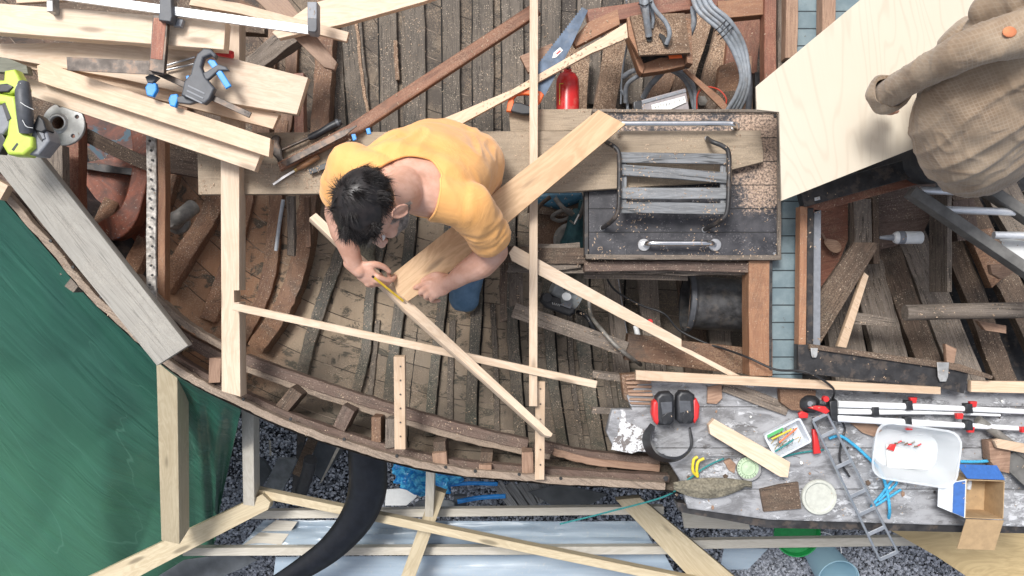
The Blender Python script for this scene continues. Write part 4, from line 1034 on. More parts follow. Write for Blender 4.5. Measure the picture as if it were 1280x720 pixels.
slab('jaw_screw', [(217, 22), (229, 24), (226, 33), (216, 32)], .02, MIDGREY, z=.36, bev=.002, parent=sc)
slab('jaw', [(384, 2), (396, 2), (396, 38), (394, 41), (384, 40)], .05, MIDGREY, z=.395, bev=.003, parent=sc)
slab('jaw_cap', [(385, 22), (396, 23), (396, 37), (394, 40), (385, 39)], .01, GREYPL, z=.40, bev=.002, parent=sc)
bar('jaw', (62, -10, .37), (62, 14, .37), 8, .04, GALV, parent=sc)
sd = thing('screwdriver', 'red handled screwdriver between the clamp and the topmost plank', 'screwdriver', P(265, 66, .25))
tube('handle', [(248, 61, .256), (262, 63, .258), (288, 68, .257), (291, 68.5, .257)], [.007, .012, .0135, .013, .010], REDPL, seg=14, parent=sd)
tube('shaft', [(248, 61, .256), (206, 52, .25)], .0035, STEEL, parent=sd)
for k, (a, b) in enumerate([((206, 82.5), (244, 71)), ((206, 88), (246, 79))]):
    tube('steel_rod', [(*a, .25), (*b, .25)], .004, STEEL, label=['upper thin steel rod between the try square and the trigger clamp', 'lower thin steel rod between the try square and the trigger clamp'][k], cat='rod')
# lime green tool
lt = thing('power_tool', 'lime green and grey cordless power tool cut by the left edge of the picture', 'power tool', P(25, 145, .3))
LZ = .42
slab('housing', [(-30, 112), (2, 117), (18, 120), (22, 140), (25, 163), (40, 171), (41, 184), (29, 194), (9, 193), (2, 181), (8, 168), (10, 150), (4, 130), (-30, 128)], .07, LIME, z=LZ, bev=.009, parent=lt, res=3)
slab('top_arm', [(5, 88), (18, 86), (24, 97), (30, 110), (12, 118), (-30, 110), (-30, 100), (4, 100)], .05, LIME, z=LZ - .01, bev=.008, parent=lt, res=3)
g_ = tube('handle', [(30, 104, LZ + .0), (29, 118, LZ + .012), (31, 140, LZ + .012), (33, 166, LZ - .005)], [.017, .023, .024, .024, .021], GREYPL, seg=20, parent=lt)
tube('grip_seam', [(26, 104, LZ + .023), (20.5, 108, LZ + .022), (19.5, 121, LZ + .026), (30, 131, LZ + .040), (42, 137, LZ + .03)], .0012, WHITEPL, seg=6, parent=g_)
tube('grip_seam', [(28, 150, LZ + .030), (33, 158, LZ + .028), (41, 160, LZ + .02)], .0012, WHITEPL, seg=6, parent=g_)
slab('battery', [(38, 170), (46, 150), (58, 162), (62, 176), (48, 194), (34, 193)], .07, MIDGREY, z=LZ - .02, bev=.006, parent=lt, res=3)
bt = slab('battery_side', [(40, 158), (47, 143), (54, 150), (58, 162), (52, 166), (43, 163)], .05, BLACKPL, z=LZ - .01, bev=.005, parent=lt, res=3)
slab('vent', [(44, 163), (50, 161), (55, 172), (52, 177), (48, 172)], .004, BLACKPL, z=LZ - .017, parent=bt); slab('vent', [(48, 164), (53, 163), (56, 173), (53, 174)], .004, MIDGREY, z=LZ - .015, parent=bt)
slab('motor_cover', [(-30, 126), (4, 128), (12, 145), (12, 158), (4, 168), (-30, 168)], .05, MIDGREY, z=LZ - .012, bev=.006, parent=lt, res=3)
slab('motor_vent', [(2, 130), (6, 128), (14, 148), (9, 151)], .004, BLACKPL, z=LZ + .002, parent=lt)
slab('screw_slot', [(14, 187), (21, 178), (23, 180), (17, 189)], .003, BLACKPL, z=LZ + .001, parent=lt)
slab('shoe', [(-30, 163), (2, 166), (8, 176), (0, 192), (-30, 190)], .04, BLACKPL, z=LZ - .015, bev=.005, parent=lt)
slab('trigger', [(-20, 107), (8, 104), (16, 108), (10, 115), (-20, 116)], .03, BLACKPL, z=LZ - .004, bev=.004, parent=lt)
slab('olive_board', [(-30, 70), (8, 72), (33, 82), (35, 92), (-30, 88)], .03, wood('olive_wood', (.20, .20, .15), (.12, .12, .085), gs=.8, stain=.3), z=.30, label='grey green board end just above the lime green power tool', cat='board')
fg = thing('pipe_flange', 'round galvanised pipe flange with bolt holes right of the lime green power tool', 'flange', P(79, 155, .2))
def flange():
    a = [(.0745 * math.cos(t), .0745 * math.sin(t)) for t in [2 * math.pi * k / 48 for k in range(48)]]
    holes = [[(.010 * math.cos(t) * 1, .010 * math.sin(t))for t in [-2 * math.pi * k / 24 for k in range(24)]]]
    polys = [a]
    for (x, y) in ((75, 132), (96, 146), (91, 170), (65, 173), (57, 150)):
        c = (P(x, y, .22) - P(79, 155, .22))
        polys.append([(c.x + .0065 * math.cos(t), c.y + .0065 * math.sin(t)) for t in [-2 * math.pi * k / 16 for k in range(16)]])
    c = P(73, 154, .22) - P(79, 155, .22)
    polys.append([(c.x + .021 * math.cos(t), c.y + .021 * math.sin(t)) for t in [-2 * math.pi * k / 24 for k in range(24)]])
    link('flange_plate', curve_mesh(polys, .012, .002), GALV, fg, Matrix.Translation(P(79, 155, .22)))
    lathe('hub', [(.021, -.03), (.021, .008), (.0235, .012), (.0275, .011), (.031, .004), (.036, 0)], GALV, Matrix.Translation(P(73, 154, .222)) @ Matrix.Rotation(R(8), 4, 'Y'), 32, fg)
    lathe('bore', [(.021, .006), (.0205, -.05), (0, -.051)], RIBO, Matrix.Translation(P(73, 154, .222)), 24, fg)
flange()
lathe('pipe_elbow', [(.0, .06), (.03, .058), (.034, .05), (.034, -.02), (.05, -.03), (.052, -.045), (0, -.045)], GREYIRON, Matrix.Translation(P(218, 277, -.36)), 20, boat)
tube('pipe_stub', [(219, 275, -.32), (232, 266, -.31), (242, 258, -.34)], .032, GREYIRON, seg=16, parent=boat)
# ------------------------------------------------------------------ upper middle: saw, extinguisher, cables
hs_ = thing('hand_saw', 'hand saw with a dark blue blade and an orange and black handle', 'saw', P(690, 75, .06))
def sawblade():
    L = [(728, 9), (672, 78)]
    pts = [(735, 13), (712, 62), (681, 120), (671, 114), (671, 82)]
    a, b = Vector((671, 82)), Vector((728, 9)); n = 46
    for k in range(1, n):
        q = a.lerp(b, k / n); off = -.9 if k % 2 else .5
        pts.append((q.x + off * .79, q.y + off * .6))
    pts.append((728, 9))
    slab('blade', pts, .0015, SAWBLUE, z=.072, bev=.0002, parent=hs_)
sawblade()
slab('blade_label', [(692, 66), (700, 59), (704, 63), (695, 72), (690, 73)], .0008, PAPER, z=.0735, parent=hs_)
slab('label_print', [(695, 67), (700, 62.5), (701.5, 64), (696, 68.6)], .0006, REDPL, z=.0741, parent=hs_)
slab('handle', [(633, 139), (635, 126), (640, 116), (650, 112), (664, 112), (676, 114), (680, 118), (676, 127), (668, 136), (662, 141), (655, 139), (650, 136), (642, 140)], .022, ORANGE, z=.082, bev=.004, parent=hs_, holes=[[(643, 133), (642, 124), (646, 119), (656, 118), (667, 119), (670, 122), (664, 130), (658, 133)]], res=3)
slab('grip', [(638, 139), (642, 128), (650, 128), (660, 131), (668, 134), (662, 143), (652, 143)], .026, BLACKPL, z=.086, bev=.005, parent=hs_, res=3)
disc('rivet', 672, 118, .084, .004, .002, STEEL, hs_, 12); disc('rivet', 650, 115, .084, .004, .002, STEEL, hs_, 12)
ex = thing('fire_extinguisher', 'small red fire extinguisher lying under the pale batten above the hatch', 'fire extinguisher', P(709, 110, -.1))
EM = Matrix.Translation(P(709.5, 165, -.068)) @ Matrix.Rotation(R(-90), 4, 'X')
lathe('cylinder', [(0, 0), (.038, .002), (.044, .01), (.044, .185), (.041, .205), (.031, .222), (.016, .230), (.014, .240), (0, .240)], REDEXT, EM, 40, ex)
lathe('valve', [(0, .236), (.012, .237), (.012, .255), (.008, .262), (.008, .275), (0, .276)], GREYIRON, EM, 20, ex)
slab('valve_lever', [(706, 84), (708, 76), (712, 70), (716, 66), (717, 70), (713, 78), (712, 86)], .008, DARKSTEEL, z=-.045, parent=ex)
slab('label_line', [(699.2, 105), (700, 105), (700, 131), (699.2, 131)], .004, YELLOWP, z=-.030, parent=ex); slab('label_line', [(699.2, 104), (704, 104), (704, 104.9), (699.2, 104.9)], .006, YELLOWP, z=-.027, parent=ex)
# rusty wooden junction box with cables
jb = thing('junction_box', 'open rusty orange wooden box with grey cables entering its top', 'box', P(825, 50, -.2))
slab('top_panel', [(788, 20), (800, 18), (856, 16), (863, 66), (800, 69)], .02, SAWDUSTY, a=(795, 45, -.02), b=(860, 42, -.04), parent=jb)
slab('side_panel', [(784, 22), (791, 20), (803, 68), (799, 70), (786, 45)], .03, REDWOOD, z=-.035, parent=jb)
slab('side_panel', [(784, 45), (788, 42), (806, 83), (803, 92), (799, 88)], .06, REDWOOD, z=-.10, parent=jb)
slab('bottom_panel', [(803, 80), (825, 72), (857, 72), (858, 82), (830, 88), (804, 92)], .06, REDWOOD, z=-.11, parent=jb)
slab('side_panel', [(856, 22), (864, 24), (866, 80), (859, 78)], .06, RIBO, z=-.06, parent=jb)
slab('box_back', [(790, 30), (862, 28), (862, 85), (800, 90)], .01, BLACKTRIM, z=-.2, parent=jb)
slab('terminal', [(836, 69), (852, 68), (853, 72), (837, 73)], .01, ORANGE, z=-.07, parent=jb)
disc('cable_hole', 811.5, 48.5, -.016, .011, .002, LINECOL, jb, 16); slab('cable_slot', [(824, 42), (827, 42), (836, 56), (834, 59), (827, 50)], .002, LINECOL, z=-.018, parent=jb, smooth=True)
cb = thing('grey_cables', 'bundle of thick grey electric cables looping round the junction box', 'cables', P(880, 60, -.1))
def cab(pts, r, mat=CABLE, name='cable', par=cb): return tube(name, pts, r, mat, seg=10, n=10, parent=par)
cab([(806, -30, .06), (807, 10, .05), (811, 45, -.01)], .013)
cab([(799, -30, .05), (801, 0, .04), (806, 20, .0), (812, 36, -.01)], .008)
cab([(812, -30, .06), (815, 5, .04), (832, 28, .02), (837, 42, .01), (833, 55, -.015)], .0085)
cab([(808, 0, .02), (816, 20, .0), (815, 35, -.02)], .007)
for k in range(4):
    cab([(862 + k * 6, -20, -.03), (872 + k * 6, 12 - k * 2, .01 + k * .012), (900 + k * 4, 38 - k * 4, .02 + .01 * k), (918 + k * 4, 66 - k * 3, .0), (927 + k * 3, 95, -.02), (921 + k * 4, 118, -.06), (908 + k * 5, 140, -.12)], .0095 - .001 * (k % 2))
cab([(866, 8, -.05), (867, 30, -.06), (858, 52, -.12)], .011)
cab([(934, 80, -.03), (937, 110, -.05), (935, 145, -.1)], .012, GREYPL)
cab([(779, 96, -.25), (790, 89, -.22), (806, 86, -.2)], .010); cab([(782, 128, -.28), (784, 106, -.24), (802, 92, -.2)], .009)
cab([(804, 122, -.3), (812, 108, -.26), (828, 90, -.2)], .012)
cab([(842, 86, -.2), (858, 94, -.22), (868, 112, -.25), (870, 138, -.28)], .009); cab([(836, 86, -.22), (852, 96, -.24), (862, 112, -.27), (868, 138, -.3)], .009)
cab([(776, 112, -.3), (783, 124, -.3), (785, 140, -.3)], .006)
cab([(783, 0, -.1), (786, 40, -.2), (778, 90, -.3), (776, 130, -.32)], .004)
for (x, y) in ((899, 31), (903, 36), (906, 41)): tube('cable_tie', [(x - 6, y + 8, .03), (x, y + 3, .055), (x + 9, y - 6, .05), (x + 13, y - 9, .03)], .0022, CABLEB, seg=6, parent=cb)
tube('cable_tie', [(798, 5, .04), (806, 7, .07), (815, 2, .05)], .0022, CABLEB, seg=6, parent=cb)
rw = tube('red_wire', [(871, 138, -.25), (872, 118, -.22), (882, 109, -.2), (898, 112, -.2), (908, 124, -.2), (904, 138, -.22)], .003, CABLER, seg=6, label='thin red wire looping over the rusty plate above the hatch', cat='wire')
tube('red_wire', [(893, 137, -.24), (898, 130, -.23), (905, 120, -.23)], .0025, BLEACH, seg=6, label='short pinkish wire crossing the red wire loop', cat='wire')
slab('rusty_lath', [(854, 88), (858, 86), (902, 122), (914, 138), (904, 138)], .01, REDWOOD, z=-.18, label='narrow orange brown lath slanting beside the red wire', cat='lath')
disc('bolt_head', 878, 126, -.3, .022, .03, GREYIRON, boat, 6); disc('bolt_hole', 924, 130, -.385, .012, .01, LINECOL, boat, 16)
slab('engine_plate', [(866, 118), (932, 112), (934, 140), (866, 140)], .02, BROWND, z=-.36, parent=boat)
eb = thing('electrical_box', 'grey slim electrical box with a handwritten white label above the hatch', 'box', P(832, 125, -.25))
slab('case', [(802, 125), (857, 110), (862, 137), (862, 150), (804, 150)], .06, plain('mauve_grey_case', (.30, .27, .27), .5), a=(802, 140, -.10), b=(862, 126, -.10), bev=.004, parent=eb)
slab('case_ridge', [(802, 126), (857, 111.5), (858, 115), (803, 130)], .01, MIDGREY, a=(802, 140, -.096), b=(862, 126, -.096), parent=eb)
slab('cable_gland', [(792, 127), (802, 125), (804, 138), (792, 138)], .04, BLACKPL, z=-.11, bev=.004, parent=eb)
lb = slab('label', [(814, 131), (856, 120), (858, 128), (838, 137), (815, 139)], .001, PAPER, a=(814, 131, -.0945), b=(856, 120, -.0945), parent=eb)
rw_ = random.Random(2)
for k in range(11):
    x = 818 + k * 3.4; y = 134 - k * .95; p_ = [(x + rw_.uniform(0, 2.4), y + rw_.uniform(-2, 2.2), -.0932) for _ in range(4)]
    tube('handwriting', p_, .0006, GREYPL, seg=4, n=3, parent=lb)
# ------------------------------------------------------------------ middle of the boat
bk = thing('black_bucket', 'dusty black bucket lying on its side in the hold beside the brown hatch post', 'bucket', P(900, 378, -.5))
BM = Matrix.Translation(P(866, 378, -.34)) @ Matrix.Rotation(R(90), 4, 'Y') @ Matrix.Rotation(R(4), 4, 'X')
DB = plain('dusty_black', (.055, .055, .057), .4, nscale=30, var=.5, dirt=.4, dirtc=(.14, .12, .10))
lathe('bucket_body', [(.118, -.03), (.108, -.03), (.105, .20), (0, .202), (0, .21), (.108, .21), (.112, .0), (.118, -.005), (.118, -.03)], DB, BM, 48, bk)
lathe('rim', [(.119, -.033), (.125, -.030), (.126, -.012), (.117, -.006)], GREYPL, BM, 48, bk)
tube('bail', [BM @ Vector((.0, .12 * math.cos(t), -.02 - .0)) + Vector((0, 0, .12 * math.sin(t) * .3)) for t in [math.pi * k / 8 for k in range(9)]], .003, DARKSTEEL, px=False, parent=bk)
rt = thing('router', 'grey and black electric router lying on its side beneath the carlin', 'power tool', P(695, 375, -.4))
lathe('motor', [(0, 0), (.03, 0), (.036, .008), (.036, .05), (.05, .06), (.055, .12), (.0, .125)], plain('tool_grey', (.32, .34, .34), .45), Matrix.Translation(P(691, 357, -.28)) @ Matrix.Rotation(R(105), 4, 'Y') @ Matrix.Rotation(R(25), 4, 'X'), 32, rt)
slab('base_body', [(678, 366), (700, 370), (722, 376), (719, 392), (712, 396), (682, 385), (674, 376)], .07, BLACKPL, z=-.28, bev=.01, parent=rt, res=3)
slab('side_cover', [(699, 381), (710, 376), (718, 368), (716, 380), (713, 386)], .01, MIDGREY, z=-.26, bev=.003, parent=rt)
slab('badge', [(703, 368), (710, 366), (714, 370), (712, 375), (704, 374)], .004, WHITEPL, z=-.205, parent=rt, smooth=True)
for k in range(4): slab('cooling_slot', [(690 + k * 2.6, 378 + k * .6), (691 + k * 2.6, 378 + k * .6), (692 + k * 2.6, 381 + k * .6), (691 + k * 2.6, 381 + k * .6)], .003, WHITEPL, z=-.276, parent=rt)
for k in range(3): slab('cooling_slot', [(704 + k * 4, 361 + k * .4), (707 + k * 4, 361 + k * .4), (708 + k * 4, 363 + k * .4), (705 + k * 4, 363 + k * .4)], .003, LINECOL, z=-.2, parent=rt)
disc('knob', 684, 372, -.25, .02, .04, BLACKPL, rt, 20)
vp = thing('bilge_pump', 'green bronze bilge pump with levers in the dark left of the hatch cover', 'pump', P(722, 285, -.4))
lathe('pump_body', [(0, -.05), (.05, -.05), (.055, -.03), (.045, 0), (.04, .10), (.03, .115), (.012, .12), (.012, .16), (0, .16)], BRONZEG, Matrix.Translation(P(718, 296, -.35)) @ Matrix.Rotation(R(-68), 4, 'X') @ Matrix.Rotation(R(10), 4, 'Y'), 32, vp)
lathe('pump_foot', [(0, -.03), (.07, -.03), (.075, -.02), (.06, 0), (0, 0)], GREYIRON, Matrix.Translation(P(714, 300, -.38)), 32, vp)
tube('lever', [(724, 272, -.25), (728, 262, -.22), (733, 246, -.2)], .009, GREYIRON, parent=vp); tube('lever', [(713, 276, -.25), (718, 280, -.2)], .004, STEEL, parent=vp); tube('lever', [(718, 280, -.2), (724, 268, -.2)], .005, STEEL, parent=vp)
tube('hose', [(720, 268, -.3), (708, 262, -.3), (696, 266, -.32), (690, 272, -.35), (700, 276, -.35), (712, 272, -.33)], .008, GREYIRON, parent=vp)
tube('pipe', [(694, 248, -.3), (706, 262, -.28), (720, 270, -.3)], .010, GREYIRON, parent=vp); tube('pipe', [(688, 246, -.32), (676, 256, -.33), (668, 268, -.34)], .009, BROWND, parent=vp)
slab('blue_drum', [(668, 240), (728, 240), (730, 250), (700, 262), (670, 254)], .06, plain('deep_blue_paint', (.04, .13, .2), .4), z=-.40, label='dark blue curved tank top under the scaffold board edge', cat='tank', bev=.02, res=4)
tube('black_lead', [(755, 340, -.3), (768, 362, -.3), (800, 381, -.3), (830, 392, -.28), (848, 412, -.2), (880, 428, -.15), (905, 436, -.1), (935, 447, .02), (970, 462, .06), (1005, 464, .12), (1030, 476, .12), (1043, 488, .08), (1040, 500, .03)], .0042, CABLEB, seg=8, label='thin black electric lead running from the hold over the bulkhead to the tripod', cat='cable')
tube('grey_hose', [(736, 360, -.25), (738, 392, -.2), (752, 412, -.1), (770, 432, -.06), (790, 448, -.1), (801, 456, -.2)], .008, GREYIRON, seg=10, label='dull grey hose curving over the dark timbers below the router', cat='hose')
tube('grey_hose', [(722, 390, -.35), (735, 398, -.3), (748, 420, -.3), (770, 435, -.3)], .010, BLACKPL, seg=10, label='black hose beside the router', cat='hose')
tube('thin_rod', [(771, 338, -.4), (777, 375, -.4), (786, 430, -.4)], .0025, STEEL, seg=6, label='thin bright rod upright in the hold under the pale diagonal lath', cat='rod')
disc('red_stopper', 813, 402, -.2, .01, .02, REDPL, None, 12, label='tiny red stopper beside the pale diagonal lath in the hold', cat='stopper')
tube('pale_tube', [(794, 407, -.3), (797, 418, -.3), (797, 424, -.3)], [.01, .012, .006], WHITEPL, seg=10, label='small pale tube standing in the hold under the diagonal lath', cat='tube')
tube('white_stick', [(354, 250, -.3), (349, 282, -.33), (345, 313, -.36)], .008, plain('pale_grey_pvc', (.5, .53, .55), .5), seg=8, label='pale grey plastic stick leaning under the left part of the scaffold board', cat='stick')
# ------------------------------------------------------------------ forward hold
bo = thing('sealant_tube', 'white sealant cartridge with a grey nozzle in the forward hold', 'tube', P(1128, 297, -.2))
lathe('cartridge', [(0, 0), (.023, .001), (.025, .004), (.025, .098), (.020, .108), (.012, .112), (0, .113)], WHITEPL, Matrix.Translation(P(1152, 297, -.15)) @ Matrix.Rotation(R(-90), 4, 'Y'), 28, bo)
lathe('nozzle', [(.013, .11), (.011, .125), (.006, .165), (.0, .166)], MIDGREY, Matrix.Translation(P(1152, 297, -.15)) @ Matrix.Rotation(R(-90), 4, 'Y'), 16, bo)
lathe('cartridge_band', [(.0255, .07), (.0255, .095)], MIDGREY, Matrix.Translation(P(1152, 297, -.15)) @ Matrix.Rotation(R(-90), 4, 'Y'), 28, bo)
sp = thing('wooden_spoon', 'old wooden paddle shaped spoon in the left corner of the forward hold', 'spoon', P(1040, 306, -.3))
slab('spoon_bowl', [(1031, 300), (1040, 299), (1049, 303), (1052, 309), (1049, 315), (1041, 315), (1034, 309)], .006, BLEACH, z=-.28, parent=sp, smooth=True)
slab('spoon_handle', [(1026, 292), (1029, 291), (1034, 300), (1032, 303)], .006, BLEACH, z=-.279, parent=sp)
# ladder
ld_ = thing('ladder', 'old dark metal ladder with bright rungs leaning under the person in the checked jacket', 'ladder', P(1230, 290, .1))
for (a, b, w) in (((1142, 238, .13), (1330, 366, .17), 13), ((1240, 236, .13), (1360, 318, .17), 13)):
    s_ = bar('ladder_rail', a, b, w, .06, ALUDULL, parent=ld_)
for (a, b) in (((1176, 262), (1268, 265)), ((1242, 294), (1312, 295)), ((1150, 238), (1235, 240))):
    tube('rung', [(*a, .11), (*b, .115)], .014, ALUBRIGHT, seg=16, parent=ld_)
slab('white_flap', [(1248, 297), (1300, 303), (1300, 368), (1282, 352)], .004, WHITEPL, z=.05, label='white sheet corner showing behind the ladder at the right edge', cat='sheet')
# ------------------------------------------------------------------ on the white deck
ed = thing('ear_defenders', 'black and red ear defenders lying on the worn white deck', 'ear defenders', P(843, 530, .0))
EZ = .075
slab('ear_cup', [(820, 497), (826, 491), (838, 490), (843, 495), (843, 528), (838, 532), (824, 532), (819, 525)], .055, BLACKPL, z=EZ, bev=.012, parent=ed, res=4)
slab('ear_cup', [(846, 495), (851, 489), (862, 489), (869, 494), (871, 522), (866, 530), (850, 530), (846, 526)], .055, BLACKPL, z=EZ, bev=.012, parent=ed, res=4)
slab('red_shell', [(816, 503), (820, 500), (824, 503), (826, 526), (822, 532), (818, 528), (815, 518)], .05, REDPL, z=EZ - .0, bev=.01, parent=ed, res=4)
slab('red_shell', [(866, 500), (871, 498), (875, 507), (874, 522), (869, 530), (866, 524)], .05, REDPL, z=EZ - .0, bev=.008, parent=ed, res=4)
slab('cup_plate', [(826, 503), (840, 502), (840, 516), (828, 518)], .004, GREYPL, z=EZ + .001, bev=.001, parent=ed)
slab('cup_plate', [(849, 501), (863, 501), (864, 514), (850, 516)], .004, GREYPL, z=EZ + .001, bev=.001, parent=ed)
slab('yoke', [(828, 521), (834, 516), (840, 515), (841, 522), (832, 531), (828, 530)], .006, BLACKPL, z=EZ + .004, parent=ed)
slab('yoke', [(853, 520), (857, 513), (861, 515), (862, 524), (858, 530), (853, 528)], .006, BLACKPL, z=EZ + .004, parent=ed)
def band():
    pts = catmull([P(*p) for p in ((816, 531, .05), (809, 548, .06), (816, 566, .065), (833, 574, .065), (851, 572, .065), (864, 558, .06), (862, 535, .05))], 8)
    bm = bmesh.new(); prev = None; o0 = pts[0].copy()
    for i, p in enumerate(pts):
        t = (pts[min(i + 1, len(pts) - 1)] - pts[max(i - 1, 0)]).normalized(); nrm = Vector((-t.y, t.x, 0)).normalized(); u = i / (len(pts) - 1)
        h = .014 + .028 * math.sin(math.pi * u); wd = .003 + .002 * math.sin(math.pi * u); lean = .35
        row = [bm.verts.new(p - o0 + nrm * (sx * wd + sz * h * lean) + Vector((0, 0, sz * h))) for sx, sz in ((-1, -1), (1, -1), (1, 1), (-1, 1))]
        if prev:
            for k in range(4): bm.faces.new((prev[k], prev[(k + 1) % 4], row[(k + 1) % 4], row[k]))
        else: bm.faces.new(row[::-1])
        prev = row
    bm.faces.new(prev); bmesh.ops.recalc_face_normals(bm, faces=bm.faces)
    link('headband', from_bm(bm, 40), BLACKPL, ed, Matrix.Translation(o0))
band()
sb = thing('screw_box', 'open clear plastic box full of loose screws and pencils on the white deck', 'box', P(978, 545, -.01))
ROT = Matrix.Translation(P(979, 545, -.008)) @ Matrix.Rotation(R(27), 4, 'Z')
def openbox(name, w, d, h, t, M, mat, parent, taper=0.0, rad=.01):
    bm = bmesh.new()
    def ring(wx, dy, z, r):
        pts = []
        for (cx, cy, a0) in ((1, 1, 0), (-1, 1, 90), (-1, -1, 180), (1, -1, 270)):
            for k in range(5):
                a = R(a0 + 90 * k / 4); pts.append(bm.verts.new((cx * (wx / 2 - r) + r * math.cos(a), cy * (dy / 2 - r) + r * math.sin(a), z)))
        return pts
    rs = [ring(w - taper, d - taper, 0, rad), ring(w, d, h, rad), ring(w + .006, d + .006, h, rad + .003), ring(w + .006, d + .006, h + .003, rad + .003), ring(w - 2 * t, d - 2 * t, h + .003, rad), ring(w - 2 * t - taper, d - 2 * t - taper, t, rad)]
    for a, b in zip(rs, rs[1:]):
        n = len(a)
        for k in range(n): bm.faces.new((a[k], a[(k + 1) % n], b[(k + 1) % n], b[k]))
    bm.faces.new(rs[0][::-1]); bm.faces.new(rs[-1]); bmesh.ops.recalc_face_normals(bm, faces=bm.faces)
    return link(name, from_bm(bm, 50), mat, parent, M)
openbox('box_tray', .145, .095, .05, .004, ROT, TUBLID, sb, .01, .008)
link('box_label', curve_mesh([[(-.065, .036), (-.0, .036), (-.0, .047), (-.065, .047)]], .002, .0003), plain('green_label', (.1, .42, .14), .4), sb, ROT @ Matrix.Translation((0, 0, .056)))
rg = random.Random(4)
for k in range(26):
    x, y = rg.uniform(-.05, .045), rg.uniform(-.03, .028); a = rg.gauss(.5, .45); L = rg.uniform(.018, .035); z = .012 + rg.random() * .022
    c = ROT @ Vector((x, y, z)); d = (ROT.to_3x3() @ Vector((math.cos(a), math.sin(a), rg.uniform(-.15, .15)))) * L / 2
    s = tube('screw', [c - d, c + d * .8, c + d * .85, c + d], [.0012, .0016, .0016, .0034], BRASS if k % 3 else GREYIRON, seg=6, n=2, px=False, smoothpath=False, label='loose screw in the clear box on the white deck', cat='screw', group='loose screws in the clear box')
for k, (x, y, m) in enumerate(((-.01, .022, YELLOWP), (-.02, -.02, TEALROPE), (.01, .008, ORANGE))):
    c = ROT @ Vector((x, y, .042)); d = (ROT.to_3x3() @ Vector((1, .12 * k, .05))) * .042
    tube('pencil_stub', [c - d, c + d * .8, c + d], [.0035, .0035, .0008], m, seg=6, n=2, px=False, smoothpath=False, label=['yellow pencil stub among the screws', 'teal green pencil stub among the screws', 'orange pencil stub among the screws'][k], cat='pencil')
br = thing('scraper', 'red handled scraper upright between the screw box and the wire frame', 'scraper', P(1021, 555, .0))
slab('handle', [(1016, 537), (1021, 536), (1027, 567), (1018, 568)], .02, REDPL, z=.03, bev=.005, parent=br, res=3); slab('stem', [(1016, 522), (1019, 522), (1021, 538), (1017, 538)], .01, BLACKPL, z=.025, parent=br)
cg = thing('caulking_gun', 'grey metal cradle of a caulking gun with cross bars, hanging over the deck edge', 'caulking gun', P(1062, 600, .03))
for (a, b) in (((1016, 526, .06), (1100, 700, .03)), ((1034, 517, .06), (1122, 690, .03))): tube('cradle_rail', [a, b], .005, ALU, seg=8, parent=cg)
for k, t in enumerate((0, .12, .34, .55, .68, .82, 1)):
    a = (1016 + 84 * t, 526 + 174 * t, .063 - .03 * t); b = (1034 + 88 * t, 517 + 173 * t, .063 - .03 * t)
    bar('cross_bar', a, b, 5, .003, ALU, parent=cg)
slab('trigger', [(1010, 510), (1020, 507), (1032, 508), (1038, 514), (1033, 518), (1020, 513)], .012, REDPL, z=.07, bev=.004, parent=cg)
slab('clip', [(998, 517), (1003, 514), (1011, 517), (1010, 523), (1000, 523)], .015, REDPL, z=.05, bev=.004, label='small red plastic clip left of the tripod head', cat='clip')
tp = thing('tripod', 'folded white tripod with black joints and red clips lying on the deck', 'tripod', P(1150, 518, .03))
def leg(pts, rads, cols):
    l = tube('tripod_leg', pts, rads, WHITESLEEVE, seg=14, n=3, parent=tp)
    return l
l1 = leg([(1047, 505, .045), (1135, 508, .045), (1206, 511, .04), (1330, 517, .03)], [.0125, .0125, .0105, .009], None)
l2 = leg([(1047, 514, .04), (1095, 515, .04), (1170, 516, .03), (1250, 519, .025)], [.0105, .010, .006, .005], None)
l3 = leg([(1045, 523, .045), (1135, 528, .045), (1208, 532, .04), (1284, 536, .03)], [.0125, .0125, .0105, .009], None)
for (x, y, l) in ((1137, 507, l1), (1212, 511, l1), (1095, 515, l2), (1136, 528, l3), (1212, 532, l3)):
    slab('joint', [(x - 4, y - 6), (x + 4, y - 6), (x + 5, y + 6), (x - 3, y + 6)], .034, BLACKPL, z=.063, bev=.003, parent=l)
for (x, y, l) in ((1142, 500, l1), (1217, 505, l1), (1200, 520, l2), (1137, 534, l3), (1214, 537, l3), (1281, 537, l3)):
    slab('clip', [(x - 4, y - 3), (x + 5, y - 3), (x + 4, y + 4), (x - 3, y + 4)], .02, REDPL, z=.058, bev=.003, parent=l)
slab('head_block', [(1037, 502), (1047, 500), (1048, 528), (1039, 525)], .04, BLACKPL, z=.06, bev=.004, parent=tp)
lathe('pan_head', [(0, .03), (.022, .028), (.032, .015), (.034, -.01), (.028, -.03), (0, -.03)], BLACKPL, Matrix.Translation(P(1013, 505, .03)) @ Matrix.Rotation(R(50), 4, 'Y'), 28, tp)
disc('pan_knob', 1033, 499, .07, .011, .02, REDPL, tp, 16); tube('pan_arm', [(1020, 506, .04), (1040, 512, .04)], .009, BLACKPL, parent=tp)
disc('silver_cap', 1013, 505, .064, .010, .006, MIDGREY, tp, 16)
tb = thing('clear_tub', 'large milky clear plastic tub with paper and red bits inside, on the deck', 'tub', P(1148, 570, .0))
TM = Matrix.Translation(P(1146, 568, .085) - Vector((0, 0, .088))) @ Matrix.Rotation(R(-8), 4, 'Z') @ Matrix.Rotation(R(-4), 4, 'Y')
openbox('tub_body', .30, .205, .10, .004, TM, TUB, tb, .06, .05)
link('paper_sheet', curve_mesh([[(-.06, -.075), (.09, -.06), (.03, .0), (-.075, .01)]], .003, .0005), PAPER, tb, TM @ Matrix.Translation((0, 0, .012)))
